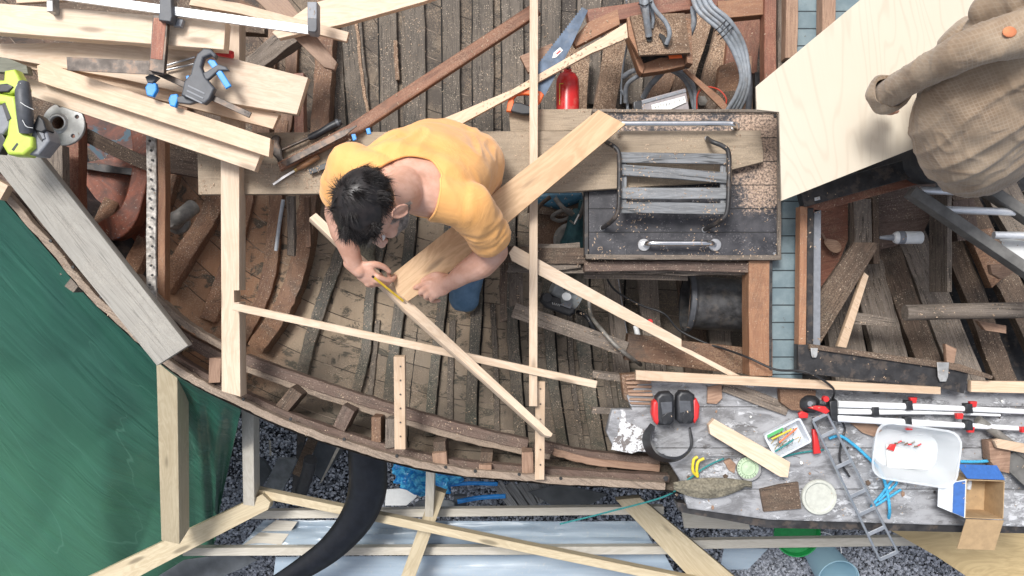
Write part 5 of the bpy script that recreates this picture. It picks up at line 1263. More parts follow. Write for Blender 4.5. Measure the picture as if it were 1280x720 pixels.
link('red_piece', curve_mesh([[(-.075, -.005), (-.05, -.01), (-.045, .018), (-.065, .015)]], .015, .003), REDPL, tb, TM @ Matrix.Translation((0, 0, .03)))
for k in range(8):
    c = TM @ Vector((-.05 + .012 * k, .02 + .004 * (k % 3), .022)); tube('small_part', [c, c + Vector((.012, .008 * (k % 2), .004))], .003, (BROWN, REDPL, GREYIRON)[k % 3], seg=6, px=False, parent=tb)
# cardboard carton
cx = thing('cardboard_carton', 'small open cardboard carton with blue and white printed sides at the deck edge', 'box', P(1232, 625, -.02))
CM = Matrix.Translation(P(1231, 624, .10) - Vector((0, 0, .112))) @ Matrix.Rotation(R(-2), 4, 'Z')
def wall(nm, pts, mat, M, th=.003):
    bm = bmesh.new(); bm.faces.new([bm.verts.new(p) for p in pts]); bmesh.ops.recalc_face_normals(bm, faces=bm.faces); bmesh.ops.solidify(bm, geom=bm.faces[:], thickness=th)
    return link(nm, from_bm(bm, 0), mat, cx, M)
w2, d2, h2 = .068, .070, .115
wall('base', [(-w2, -d2, 0), (w2, -d2, 0), (w2, d2, 0), (-w2, d2, 0)], CARD, CM)
wall('side', [(-w2, -d2, 0), (-w2, d2, 0), (-w2, d2, h2), (-w2, -d2, h2)], CARD, CM); wall('side', [(w2, -d2, 0), (w2, d2, 0), (w2, d2, h2), (w2, -d2, h2)], CARD, CM)
wall('side', [(-w2, d2, 0), (w2, d2, 0), (w2, d2, h2), (-w2, d2, h2)], CARD, CM); wall('side', [(-w2, -d2, 0), (w2, -d2, 0), (w2, -d2, h2), (-w2, -d2, h2)], CARD, CM)
wall('flap', [(-w2 - .003, -d2, h2), (-w2 - .003, d2, h2), (-w2 - .085, d2 - .03, h2 - .035), (-w2 - .085, -d2 + .03, h2 - .035)], WHITECARD, CM)
wall('flap_print', [(-w2 - .008, -d2 + .004, h2 + .0025), (-w2 - .008, d2 - .004, h2 + .0025), (-w2 - .042, d2 - .016, h2 - .012), (-w2 - .042, -d2 + .016, h2 - .012)], BLUECARD, CM, .001)
wall('flap', [(-w2, d2 + .003, h2), (w2, d2 + .003, h2), (w2 - .02, d2 + .05, h2 - .02), (-w2 - .03, d2 + .05, h2 - .02)], BLUECARD, CM)
wall('flap_print', [(-.03, d2 + .012, h2 - .002), (.03, d2 + .012, h2 - .002), (.02, d2 + .04, h2 - .0135), (-.03, d2 + .04, h2 - .0135)], WHITECARD, CM, .001)
wall('flap', [(-w2, -d2 - .003, h2), (w2, -d2 - .003, h2), (w2 - .012, -d2 - .12, h2 - .03), (-w2 - .012, -d2 - .12, h2 - .03)], CARD, CM)
tube('small_bottle', [CM @ Vector((-.02, .02, .04)), CM @ Vector((-.02, .045, .045)), CM @ Vector((-.02, .06, .045))], [.010, .010, .006], TUBLID, px=False, label='small clear bottle standing inside the cardboard carton', cat='bottle')
# tape, hook, ropes
tm = thing('tape_measure', 'round pale green dial tape lying beside the pale offcut on the deck', 'tape measure', P(934, 584, .0))
lathe('case', [(0, .0), (.043, 0), (.046, .004), (.046, .018), (.043, .022), (0, .022)], GALV, Matrix.Translation(P(935, 585, -.01)), 40, tm)
dl_ = lathe('dial', [(0, .003), (.008, .003), (.012, .001), (.024, .001), (.027, .004), (.030, .001), (.040, .0005), (.041, -.002), (0, -.002)], GREENDIAL, Matrix.Translation(P(935, 585, .0145)), 40, tm)
for k in range(14):
    a = R(100 + k * 17); c = P(935, 585, .0155) + Vector((.0355 * math.cos(a), .0355 * math.sin(a), 0))
    text('dial_digit', str((k * 2) % 10), .009, LINECOL, Matrix.Translation(c) @ Matrix.Rotation(a - math.pi / 2, 4, 'Z'), dl_)
yh = thing('hook_tool', 'yellow handled bent steel hook on the deck left of the green dial', 'hook', P(885, 580, .0))
tube('handle_loop', [(870, 594, .02), (866, 588, .03), (867, 575, .03), (872, 571, .03)], .0055, YELLOWP, seg=10, parent=yh); tube('handle_loop', [(872, 596, .02), (871, 586, .03), (873, 577, .03), (880, 573, .03)], .0055, YELLOWP, seg=10, parent=yh)
tube('steel_shaft', [(874, 574, .03), (890, 571, .025), (922, 572, .015)], .0028, STEEL, seg=8, parent=yh)
tube('teal_cord', [(700, 655, -.35), (760, 640, -.25), (832, 620, -.06), (862, 598, .005), (885, 582, .01), (905, 573, .01)], .0035, TEALROPE, seg=6, label='thin teal cord running from the yellow hook down over the deck edge', cat='cord')
tube('teal_cord', [(975, 572, .0), (1000, 566, .0), (1030, 562, .0)], .0035, TEALROPE, seg=6, label='short teal cord lying between the offcut and the wire frame', cat='cord')
tube('blue_rope', [(1036, 548, .01), (1050, 545, .012), (1066, 555, .012), (1085, 572, .012), (1100, 588, .012), (1108, 610, .01), (1112, 640, .01), (1106, 660, -.1)], .006, BLUEROPE, seg=8, label='light blue rope curling from the wire frame towards the deck edge', cat='rope')
tube('blue_rope', [(1098, 626, .01), (1120, 605, .012), (1116, 600, .015), (1102, 618, .012), (1090, 634, .01), (1126, 612, .01)], .005, BLUEROPE, seg=8, label='tangled end of blue rope below the clear tub', cat='rope')
tube('blue_rope', [(1200, 577, .02), (1225, 577, .02), (1255, 573, .02), (1310, 562, .02)], .006, BLUEROPE, seg=8, label='light blue rope lying straight right of the clear tub', cat='rope')
tube('black_lead', [(1040, 500, .03), (1048, 520, .02), (1056, 535, .01), (1052, 552, .01), (1050, 575, .008), (1062, 596, .01)], .0042, CABLEB, seg=8, label='thin black lead curling down from the tripod head behind the wire frame', cat='cable')
slab('brown_block', [(1236, 552), (1262, 550), (1264, 562), (1262, 592), (1245, 588), (1238, 575)], .05, BLEACH, z=.045, bev=.003, label='pinkish brown wood block at the right edge beside the blue rope', cat='block')
slab('pale_stick', [(1243, 551), (1249, 549), (1320, 562), (1320, 574), (1247, 560)], .02, PINE2, z=.075, label='short pale stick on the pinkish block at the right edge', cat='stick')
tube('grey_tube', [(1222, 524, .03), (1250, 545, .03), (1310, 590, .03)], .016, GREYIRON, seg=12, label='dull grey tube slanting off the deck at the right edge', cat='tube')
slab('grey_plate', [(1256, 572), (1275, 560), (1300, 580), (1300, 625), (1262, 590)], .01, ALUDULL, z=.03, label='bent grey metal plate at the right edge above the carton', cat='plate')
def sack():
    bm = bmesh.new(); rows = []; o0 = P(895, 615, .02)
    for i in range(41):
        row = []
        for j in range(13):
            u, v = i / 40, j / 12; x = 842 + 98 * u; y = 603 + (8 + 18 * math.sin(math.pi * min(1, u * 1.1)) ** .8) * v - 6 * math.sin(3 * u)
            z = .012 + .018 * math.sin(math.pi * v) * (.4 + u) + .012 * noise.noise(Vector((u * 9, v * 4, 0)))
            row.append(bm.verts.new(P(x, y, z) - o0))
        rows.append(row)
    for a, b in zip(rows, rows[1:]):
        for j in range(12): bm.faces.new((a[j], b[j], b[j + 1], a[j + 1]))
    bmesh.ops.recalc_face_normals(bm, faces=bm.faces); bmesh.ops.solidify(bm, geom=bm.faces[:], thickness=.003)
    link('brown_sack', from_bm(bm, 60), BROWNBAG, None, Matrix.Translation(o0), 'folded grey brown sacking bag on the deck below the yellow hook', 'bag')
sack()
ld2 = lathe('cream_disc', [(0, .006), (.05, .006), (.056, .012), (.064, .012), (.066, .008), (.066, 0), (0, 0)], LID, Matrix.Translation(P(1023, 621, -.01)), 40, None, 'round cream plastic bucket lid on the deck below the pale offcut', 'bucket lid')
slab('brown_scrap', [(905, 577), (912, 573), (920, 580), (918, 592), (911, 588)], .01, BLEACH, z=.0, label='small brown scrap left of the green dial', cat='scrap')
slab('dark_plate', [(975, 606), (998, 603), (1002, 636), (955, 640), (950, 612)], .02, BROWND, z=.0, label='dark flat fitting between the sack and the cream lid', cat='fitting')
for k in range(26):
    rr = random.Random(k); x, y = rr.uniform(780, 1270), rr.uniform(500, 640); a = rr.uniform(0, 3.1); s = rr.uniform(1.5, 4)
    slab('debris_chip', [(x + s * math.cos(a + t) * (1 if i % 2 else .6), y + s * math.sin(a + t)) for i, t in enumerate((0, 1.3, 2.6, 3.9, 5.1))], .004, (BLEACH, BROWND, BLACKTRIM, PAPER)[k % 4], z=-.008, label='small chip of wood or paint lying loose on the white deck', cat='chip', group='loose chips on the white deck')
# ------------------------------------------------------------------ people
def _skin():
    g = G('skin'); v = g.coord(rnd=False)
    n = g.noise(v, 22, 5, .6); f = g.noise(v, 140, 3, .6)
    c = g.mix(g.step(n, .3, .7), (.56, .30, .21), (.68, .41, .31))
    c = g.mix(g.step(g.noise(v, 60, 4, .7), .6, .75, 0, .35), c, (.5, .2, .13))
    g.bump(g.math('ADD', g.mul(f, .4), g.mul(g.noise(v, 500, 2), .3)), .22, .0015)
    return g.done(c, .48, **{'Subsurface Weight': .08, 'Subsurface Radius': (.01, .004, .002), 'Subsurface Scale': .5})
SKIN = _skin()
def _shirt():
    g = G('yellow_cotton'); v = g.coord(rnd=False)
    wr = g.noise(v, 9, 5, .6, 1.2); fine = g.noise(v, 420, 2, .6)
    c = g.mix(g.step(wr, .3, .7), (.83, .40, .115), (.89, .455, .155))
    g.bump(g.math('ADD', g.mul(wr, 1.0), g.mul(fine, .06)), .5, .012)
    return g.done(c, .85, **{'Sheen Weight': .25})
SHIRT = _shirt()
HAIR = plain('dark_hair', (.016, .012, .011), .38, nscale=60, var=.5, bump=.1)
GREYHAIR = plain('grey_stubble', (.30, .255, .22), .6, nscale=60, var=.5)
def _jeans(name, a, b):
    g = G(name); v = g.coord(rnd=False); n = g.noise(v, 15, 6, .7)
    c = g.mix(g.step(n, .3, .7), a, b); g.bump(g.math('ADD', n, g.mul(g.noise(v, 400, 2), .2)), .5, .008)
    return g.done(c, .85)
JEANS = _jeans('blue_denim', (.06, .125, .20), (.12, .21, .31)); TROUS = _jeans('dark_trousers', (.03, .03, .035), (.06, .06, .06))
def _check():
    g = G('brown_check_cloth'); v = g.coord(rnd=False)
    def ax(vec, period, w, dist=.0):
        d = g.n('ShaderNodeVectorMath', operation='DOT_PRODUCT'); g.l(v, d.inputs[0]); d.inputs[1].default_value = vec
        q = g.math('ADD', d.outputs['Value'], g.mul(g.math('SUBTRACT', g.noise(v, 6, 2), .5), .025))
        return g.step(g.math('ABSOLUTE', g.math('SUBTRACT', g.math('FRACT', g.math('DIVIDE', q, period)), .5)), .5 - w, .5 - w * .3)
    a = ax((.86, .45, .3), .0098, .2); b = ax((-.45, .86, .35), .0098, .2)
    big = g.noise(v, 5, 5, .6, .6)
    c = g.mix(g.step(big, .3, .7), (.232, .160, .100), (.385, .295, .205))
    c = g.mix(g.mul(g.math('MAXIMUM', a, b), g.step(g.noise(v, 12, 4, .6), .3, .7, .06, .26)), c, (.52, .44, .36))
    wr = g.noise(v, 8, 5, .6, 1.4)
    g.bump(g.math('ADD', wr, g.mul(g.noise(v, 300, 2), .05)), .45, .012)
    return g.done(c, .9, **{'Sheen Weight': .2})
CHECK = _check()
def ell(bm, c, r, X=Vector((1, 0, 0)), Y=Vector((0, 1, 0)), Z=Vector((0, 0, 1)), seg=3):
    t = bmesh.new(); bmesh.ops.create_icosphere(t, subdivisions=seg, radius=1)
    mp = {}
    for v in t.verts: mp[v.index] = bm.verts.new(Vector(c) + X * (v.co.x * r[0]) + Y * (v.co.y * r[1]) + Z * (v.co.z * r[2]))
    t.faces.ensure_lookup_table()
    for f in t.faces: bm.faces.new([mp[v.index] for v in f.verts])
    t.free()
def limb(bm, pts, rad, seg=20, n=6, flat=1.0):
    tube_bm(bm, pts, rad, seg, n, True, True, flat)
    ell(bm, pts[0], (rad[0] * .99,) * 3); ell(bm, pts[-1], (rad[-1] * .99,) * 3)
def loft(bm, rings, seg=40, n=6):
    """rings: (centre, half width, half depth, width direction, depth direction)"""
    A = catmull([r[0] for r in rings], n); m = len(A); prev = None
    for i, p in enumerate(A):
        u = i / (m - 1) * (len(rings) - 1); k = min(int(u), len(rings) - 2); t = u - k; t = t * t * (3 - 2 * t)
        f = lambda j: rings[k][j] * (1 - t) + rings[k + 1][j] * t
        row = []
        for s in range(seg):
            a = 2 * math.pi * s / seg; ca, sa = math.cos(a), math.sin(a)
            ca = math.copysign(abs(ca) ** .85, ca); sa = math.copysign(abs(sa) ** .85, sa)
            row.append(bm.verts.new(p + f(3) * (ca * f(1)) + f(4) * (sa * f(2))))
        if prev:
            for s in range(seg): bm.faces.new((prev[s], prev[(s + 1) % seg], row[(s + 1) % seg], row[s]))
        else: bm.faces.new(row[::-1])
        prev = row
    bm.faces.new(prev)
def remesh(bm, vox, smooth=4, fac=.5):
    bmesh.ops.recalc_face_normals(bm, faces=bm.faces)
    me = bpy.data.meshes.new('r'); bm.to_mesh(me); bm.free()
    o = bpy.data.objects.new('tmp', me); COL.objects.link(o)
    md = o.modifiers.new('r', 'REMESH'); md.mode = 'VOXEL'; md.voxel_size = vox; md.use_smooth_shade = True
    if smooth: s = o.modifiers.new('s', 'SMOOTH'); s.iterations = smooth; s.factor = fac
    bpy.context.view_layer.update()
    out = bpy.data.meshes.new_from_object(o.evaluated_get(bpy.context.evaluated_depsgraph_get()))
    bpy.data.objects.remove(o)
    for p in out.polygons: p.use_smooth = True
    return out
def hand(bm, wrist, fwd, dorsal, thumb, curls, s=1.0, spread=.0, thumbd=None):
    """fwd: towards the fingers, dorsal: back of the hand, thumb: side of the thumb; curls: bend per finger in degrees for the three joints"""
    X = Vector(fwd).normalized(); Z = Vector(dorsal); Z = (Z - X * Z.dot(X)).normalized(); Y = Z.cross(X)
    if Y.dot(Vector(thumb)) < 0: Y = -Y
    W = Vector(wrist)
    def L(x, y, z): return W + (X * x + Y * y + Z * z) * s
    ell(bm, L(.045, .002, 0), (.052 * s, .038 * s, .0155 * s), X, Y, Z); ell(bm, L(.03, .018, -.006), (.034 * s, .02 * s, .016 * s), X, Y, Z); ell(bm, L(.07, .0, .001), (.026 * s, .037 * s, .012 * s), X, Y, Z)
    limb(bm, [L(-.02, 0, 0), L(.02, 0, 0)], [.026 * s, .028 * s], 16, 3)
    base = ((.086, .0285, (.042, .025, .021)), (.090, .0095, (.046, .029, .022)), (.086, -.0095, (.042, .027, .021)), (.077, -.0275, (.033, .020, .019)))
    rads = (.0092, .0094, .009, .0078)
    for i, (bx, by, ln) in enumerate(base):
        p = L(bx - .012, by * .92, .002); a = 0; pts = [p]; side = (i - 1.5) * -spread
        q = L(bx, by, .002); pts.append(q)
        for j in range(3):
            a += R(curls[i][j]); d = X * math.cos(a) * math.cos(side) + Y * math.sin(side) * 1.0 - Z * math.sin(a); d.normalize()
            q = q + d * ln[j] * s; pts.append(q)
        r = rads[i] * s
        limb(bm, pts, [r * 1.05, r * 1.12, r * 1.02, r * .98, r * .82], 12, 4)
    td = thumbd or ((.55, .75, -.25), (.8, .45, -.35), (.95, .1, -.3))
    q = L(.018, .022, -.004); pts = [q]
    for j, ln in enumerate((.042, .032, .026)):
        d = Vector(td[j]); d = (X * d.x + Y * d.y + Z * d.z).normalized(); q = q + d * ln * s; pts.append(q)
    limb(bm, pts, [.0135 * s, .0125 * s, .0108 * s, .0088 * s], 12, 4)
    return X, Y, Z
def head(bm, C, Fh, U):
    Fh = Vector(Fh).normalized(); U = Vector(U); U = (U - Fh * U.dot(Fh)).normalized(); Rr = Fh.cross(U)
    L = lambda r, f, u: C + Rr * r + Fh * f + U * u
    ell(bm, L(0, -.012, .02), (.078, .100, .088), Rr, Fh, U)
    ell(bm, L(0, .03, -.035), (.062, .060, .072), Rr, Fh, U); ell(bm, L(0, .045, -.082), (.042, .044, .036), Rr, Fh, U)
    for s in (-1, 1):
        ell(bm, L(s * .034, .066, -.035), (.024, .02, .022), Rr, Fh, U)        # cheek
        ell(bm, L(s * .030, .079, .012), (.026, .012, .009), Rr, Fh, U)        # brow
        # ear: shell with a rim
        e = L(s * .079, -.008, -.022)
        ell(bm, e, (.008, .016, .030), Rr, (Fh + Rr * s * -.35).normalized(), U)
        rim = [e + Rr * s * .012 + Fh * (.017 * math.cos(a) - .002) + U * .031 * math.sin(a) for a in [R(-60 + 30 * k) for k in range(11)]]
        tube_bm(bm, rim, .0036, 8, 3); ell(bm, e + Rr * s * .006, (.007, .015, .027), Rr, (Fh + Rr * s * -.35).normalized(), U)
        ell(bm, e - U * .027 + Rr * s * .004, (.007, .009, .009), Rr, Fh, U)
    limb(bm, [L(0, .088, .008), L(0, .104, -.02), L(0, .116, -.037)], [.008, .010, .0125], 14, 4)   # nose
    for s in (-1, 1): ell(bm, L(s * .011, .104, -.040), (.009, .010, .008), Rr, Fh, U)
    ell(bm, L(0, .089, -.066), (.024, .010, .006), Rr, Fh, U); ell(bm, L(0, .087, -.076), (.021, .010, .006), Rr, Fh, U)  # lips
    return Rr, Fh, U, L
# ---- the man in yellow
man = thing('person', 'dark haired man in a yellow T-shirt marking a lath with a pencil', 'person', (-.22, .44, .07))
NB = Vector((-.318, .276, .655)); HC = P(464, 260, .83)
SR = Vector((-.135, .250, .56)); SL = Vector((-.492, .372, .55))
ER = P(618, 314, .34); WR = P(566, 352, .262)
EL = P(421, 266, .36); WL = P(444, 333, .275)
Wd = (SR - SL).normalized(); Dd = Vector((-Wd.y, Wd.x, 0)) * -1    # Dd: towards the chest
if Dd.y > 0: Dd = -Dd
def torso(bm, gz=0.0):
    Sp = [Vector((-.205, .440, .115)), Vector((-.215, .435, .22)), Vector((-.235, .405, .34)), Vector((-.265, .365, .46)), Vector((-.30, .325, .565)), NB + Vector((.004, .012, -.02))]
    Ws = [.175, .182, .175, .19, .175, .075]; Ds = [.14, .14, .13, .13, .105, .07]
    loft(bm, [(Sp[i], Ws[i] + gz, Ds[i] + gz, Wd, (Dd + Vector((0, 0, -.35 if i > 2 else -.1))).normalized()) for i in range(6)])
    for S_, r in ((SR, .068), (SL, .068)):
        ell(bm, S_, (r + gz,) * 3)
        limb(bm, [S_, S_.lerp(NB, .5) + Vector((0, .01, -.012)), NB + Vector((0, .01, -.02))], [.064 + gz, .07 + gz, .062 + gz], 20, 4)
bm = bmesh.new()
torso(bm, -.007)
limb(bm, [NB + Vector((0, .02, -.04)), NB.lerp(HC, .35) + Vector((.012, .010, -.01)), NB.lerp(HC, .8) + Vector((.015, .02, -.02))], [.070, .060, .058], 24, 5)
HF = Vector((-.06, -.88, -.42)); HU = Vector((-.62, -.25, .74))
hR, hF, hU, hL = head(bm, HC, HF, HU)
limb(bm, [SR, SR.lerp(ER, .5) + Vector((.012, .0, 0)), ER], [.056, .052, .042]); limb(bm, [ER, ER.lerp(WR, .35) + Vector((.004, -.006, .0)), ER.lerp(WR, .7), WR], [.046, .050, .039, .029])
limb(bm, [SL, SL.lerp(EL, .5), EL], [.056, .050, .041]); limb(bm, [EL, EL.lerp(WL, .35), EL.lerp(WL, .7), WL], [.041, .043, .034, .027])
f1 = (P(513, 372, .225) - WR)
hand(bm, WR, f1, Vector((.0, .25, 1)), Vector((-.1, 1, 0)), [(14, 22, 14), (30, 42, 25), (40, 50, 30), (46, 52, 32)], 1.0, .04, thumbd=((.8, .52, -.05), (.96, .12, -.2), (.98, -.12, -.2)))
f2 = (P(486, 366, .24) - WL)
hand(bm, WL, f2, Vector((-.45, -.35, 1)), Vector((1, .6, 0)), [(30, 38, 18), (40, 52, 30), (48, 58, 34), (50, 60, 36)], .98, .0, thumbd=((.75, .65, -.3), (.92, .15, -.4), (.98, -.2, -.25)))
HK = [(Vector((-.125, .42, .12)), P(580, 371, -.04), P(584, 330, -.50)), (Vector((-.295, .455, .12)), P(440, 270, -.06), P(452, 275, -.50))]
for (h, k, f) in HK:
    limb(bm, [h, h.lerp(k, .5), k], [.078, .066, .05]); limb(bm, [k, k.lerp(f, .4), f], [.048, .048, .034])
    limb(bm, [f, f + Vector((.0, -.09, -.075))], [.03, .022])
me = remesh(bm, .0033, 3, .5)
BODY = link('body', me, SKIN, man)
# shirt
bm = bmesh.new(); torso(bm, .0)
limb(bm, [SR, SR.lerp(ER, .35) + Vector((.012, 0, .004)), SR.lerp(ER, .66) + Vector((.010, 0, .004))], [.074, .070, .066], 28)
limb(bm, [SL, SL.lerp(EL, .35) + Vector((-.004, 0, .004)), SL.lerp(EL, .62)], [.072, .068, .064], 28)
me = remesh(bm, .006, 8, .6)
bm = bmesh.new(); bm.from_mesh(me)
ax = (HC - NB).normalized(); aR = (ER - SR).normalized(); aL = (EL - SL).normalized()
for v in bm.verts:
    p = v.co; n = v.normal
    w1 = noise.noise(Vector((p.x * 9, p.y * 9, p.z * 5)))
    q = p - SR; s1 = q.dot(aR)                        # creases running round the sleeves and away from the armpits
    cre = .0
    if s1 > .0 and (q - aR * s1).length < .1: cre += .0045 * (.4 - abs(noise.noise(Vector((s1 * 26 + 2 * w1, p.x * 6, p.y * 6)))) * 2) * min(1, s1 / .05)
    q = p - SL; s2 = q.dot(aL)
    if s2 > .0 and (q - aL * s2).length < .1: cre += .004 * (.4 - abs(noise.noise(Vector((s2 * 26 + 2 * w1, p.x * 6, p.y * 6)))) * 2) * min(1, s2 / .05)
    t = p - NB
    cre += .0045 * (1 - abs(noise.noise(Vector((t.x * 14 + w1, t.y * 5, t.z * 9)))) * 2.6)
    v.co = p + n * (cre + .007 * w1)
kill = []
for f in bm.faces:
    c = f.calc_center_median(); d = c - (NB + ax * .0)
    al = d.dot(ax); rr = (d - ax * al).length
    if rr < .104 and al > -.16: kill.append(f); continue
    if (c - SR).dot(aR) > (ER - SR).length * .70 or ((c - SL).dot(aL) > (EL - SL).length * .63): 
        if (c - ER).length < .16 or (c - EL).length < .17: kill.append(f)
bmesh.ops.delete(bm, geom=kill, context='FACES')
# turned hem: pull boundary loops smooth and slightly in
be = [v for v in bm.verts if any(len(e.link_faces) == 1 for e in v.link_edges)]
for _ in range(6):
    new = {}
    for v in be:
        nb = [e.other_vert(v) for e in v.link_edges if len(e.link_faces) == 1]
        if len(nb) == 2: new[v] = v.co.lerp((nb[0].co + nb[1].co) / 2, .6)
    for v, c in new.items(): v.co = c
rest = set(be); loops = []
while rest:
    v0 = rest.pop(); lp = [v0]
    while True:
        nx = [e.other_vert(lp[-1]) for e in lp[-1].link_edges if len(e.link_faces) == 1 and e.other_vert(lp[-1]) in rest]
        if not nx: break
        lp.append(nx[0]); rest.discard(nx[0])
    if len(lp) > 12: loops.append([v.co.copy() for v in lp])
bmesh.ops.recalc_face_normals(bm, faces=bm.faces)
edge_loops = [(v.co.copy(), v.normal.copy()) for v in be]
bmesh.ops.solidify(bm, geom=bm.faces[:], thickness=-.003)
me = from_bm(bm, 60)
shirt = link('t_shirt', me, SHIRT, man)
for lp in loops:
    L_ = lp[::3]; L_.append(L_[0]); b2 = bmesh.new(); tube_bm(b2, L_, .0042, 8, 3, False, True)
    bmesh.ops.recalc_face_normals(b2, faces=b2.faces); link('collar' if (sum(lp, Vector()) / len(lp) - NB).length < .12 else 'hem', from_bm(b2, 80), SHIRT, shirt)
# jeans, shoes
bm = bmesh.new()
for (h, k, f) in HK:
    limb(bm, [h, h.lerp(k, .5), k + Vector((0, -.002, 0))], [.092, .078, .058], 24); limb(bm, [k, k.lerp(f, .45), k.lerp(f, 1.0)], [.056, .056, .050], 20)
loft(bm, [(Vector((-.205, .44, .10)), .165, .12, Wd, Dd), (Vector((-.205, .44, .16)), .172, .128, Wd, Dd), (Vector((-.21, .436, .20)), .172, .128, Wd, Dd)], 32, 4)
me = remesh(bm, .007, 5, .5)
NN = [v.normal.copy() for v in me.vertices]
for v, n_ in zip(me.vertices, NN): v.co += n_ * .006 * noise.noise(v.co * 24)
link('jeans', me, JEANS, man)
for (h, k, f) in HK:
    bm = bmesh.new(); ell(bm, f + Vector((0, .0, -.06)), (.042, .05, .05)); ell(bm, f + Vector((0, -.10, -.085)), (.046, .10, .034)); ell(bm, f + Vector((0, -.17, -.095)), (.044, .05, .028))
    link('shoe', remesh(bm, .006, 3), BROWNBAG, man)
# hair: tousled tufts over the crown
def tufts(name, n, region, length, width, mat, lift, whorl, seed, tous=.6):
    rg_ = random.Random(seed); bm = bmesh.new(); c0 = hL(0, -.012, .02); rr = (.076, .098, .086)
    k = 0
    while k < n:
        a = rg_.uniform(-1, 1); t = rg_.uniform(0, 2 * math.pi); s = math.sqrt(1 - a * a)
        u = Vector((s * math.cos(t), s * math.sin(t), a))      # local (right, forward, up)
        if not region(u): continue
        k += 1
        base = c0 + hR * u.x * rr[0] + hF * u.y * rr[1] + hU * u.z * rr[2]
        nrm = (hR * u.x / rr[0] + hF * u.y / rr[1] + hU * u.z / rr[2]).normalized()
        d = u - whorl * u.dot(whorl)
        d = (hR * d.x + hF * d.y + hU * d.z)
        if d.length < .05: d = hF.copy()
        d = (d.normalized() + hF * .25); d = (d - nrm * d.dot(nrm)).normalized()
        cl = base * 34; cv = Vector((noise.noise(cl), noise.noise(cl + Vector((9, 3, 1))), noise.noise(cl + Vector((2, 8, 5)))))
        d = (d + cv * tous * 1.5 + Vector((rg_.uniform(-1, 1), rg_.uniform(-1, 1), rg_.uniform(-1, 1))) * tous * .22).normalized()
        L = length * rg_.uniform(.55, 1.25); w = width * rg_.uniform(.5, 1.2); lf = lift * (.55 + 1.3 * abs(noise.noise(base * 40 + Vector((4, 4, 4))))) * rg_.uniform(.7, 1.2)
        side = nrm.cross(d).normalized(); prev = None; p = base - nrm * .004
        for j in range(5):
            q = j / 4; dirv_ = (d * (1 - .0) + nrm * lf * (1 - q * 1.7)).normalized()
            if j: p = p + dirv_ * L / 4
            rad = w * (1 - q ** 2.0 * .95) * .5
            row = [bm.verts.new(p + side * rad), bm.verts.new(p + nrm * rad * .6), bm.verts.new(p - side * rad)]
            if prev:
                for m_ in range(2): bm.faces.new((prev[m_], prev[m_ + 1], row[m_ + 1], row[m_]))
                bm.faces.new((prev[2], prev[0], row[0], row[2]))
            prev = row
    me = bpy.data.meshes.new(name); bm.to_mesh(me); bm.free()
    for p_ in me.polygons: p_.use_smooth = True
    return me
def hairreg(u):
    if u.y > .60: return u.z > .42 + (u.y - .6) * .5
    if u.y > .2: return u.z > .08
    if u.y > -.22: return u.z > (.10 if abs(u.x) > .6 else -.1)
    return u.z > -.50
WH = Vector((.12, -.45, .88)).normalized()
hm_ = tufts('hair', 11000, hairreg, .044, .0021, HAIR, .42, WH, 5, 1.0)
hair = link('hair', hm_, HAIR, man)
capm = bmesh.new(); ell(capm, hL(0, -.014, .023), (.0815, .103, .0905), hR, hF, hU, 4)
kl = [f for f in capm.faces if not hairreg(Vector((((f.calc_center_median() - hL(0, -.014, .023)).dot(hR)) / .0815, ((f.calc_center_median() - hL(0, -.014, .023)).dot(hF)) / .103, ((f.calc_center_median() - hL(0, -.014, .023)).dot(hU)) / .0905)))]
bmesh.ops.delete(capm, geom=kl, context='FACES'); link('scalp_hair', from_bm(capm, 60), HAIR, hair)
def beard(n, seed):
    rg_ = random.Random(seed); me0 = BODY.data; bm = bmesh.new(); cnt = 0
    vs = [v for v in me0.vertices if (v.co - HC).length < .16]
    sel = []
    for v in vs:
        d = v.co - HC; r, f, u = d.dot(hR), d.dot(hF), d.dot(hU)
        if abs(r) > .066: continue
        if -.118 < u < -.045 and f > .0 and not (abs(r) < .02 and u > -.082 and f > .09) and u > -.14: sel.append(v)
        elif abs(r) > .056 and -.005 < f < .03 and -.07 < u < .03: sel.append(v)
    for _ in range(n):
        v = rg_.choice(sel); nrm = Vector(v.normal)
        d = (nrm * .55 - hU * .7 + Vector((rg_.uniform(-1, 1), rg_.uniform(-1, 1), rg_.uniform(-1, 1))) * .5).normalized()
        L = rg_.uniform(.004, .010); s = nrm.cross(d).normalized() * .0006; b0 = v.co + Vector((rg_.uniform(-1, 1), rg_.uniform(-1, 1), rg_.uniform(-1, 1))) * .0015
        a = bm.verts.new(b0 - s); b = bm.verts.new(b0 + s); c = bm.verts.new(b0 + d * L); bm.faces.new((a, b, c))
    me = bpy.data.meshes.new('beard'); bm.to_mesh(me); bm.free(); return me
link('beard', beard(9500, 9), GREYHAIR, man)
EYEW = plain('eye_white', (.75, .72, .68), .2, var=.02); IRIS = plain('iris', (.05, .03, .02), .2); LIP = plain('lip', (.42, .17, .14), .45)
for s in (-1, 1):
    bm = bmesh.new(); ell(bm, hL(s * .031, .076, -.006), (.0125, .0125, .0125)); e = link('eye', from_bm(bm, 80), EYEW, man)
    bm = bmesh.new(); ell(bm, hL(s * .031, .0835, -.009), (.0055, .0055, .0055)); link('iris', from_bm(bm, 80), IRIS, e)
    bm = bmesh.new(); ell(bm, hL(s * .031, .079, .002), (.015, .010, .006), hR, hF, hU); link('eyelid', from_bm(bm, 80), SKIN, e)
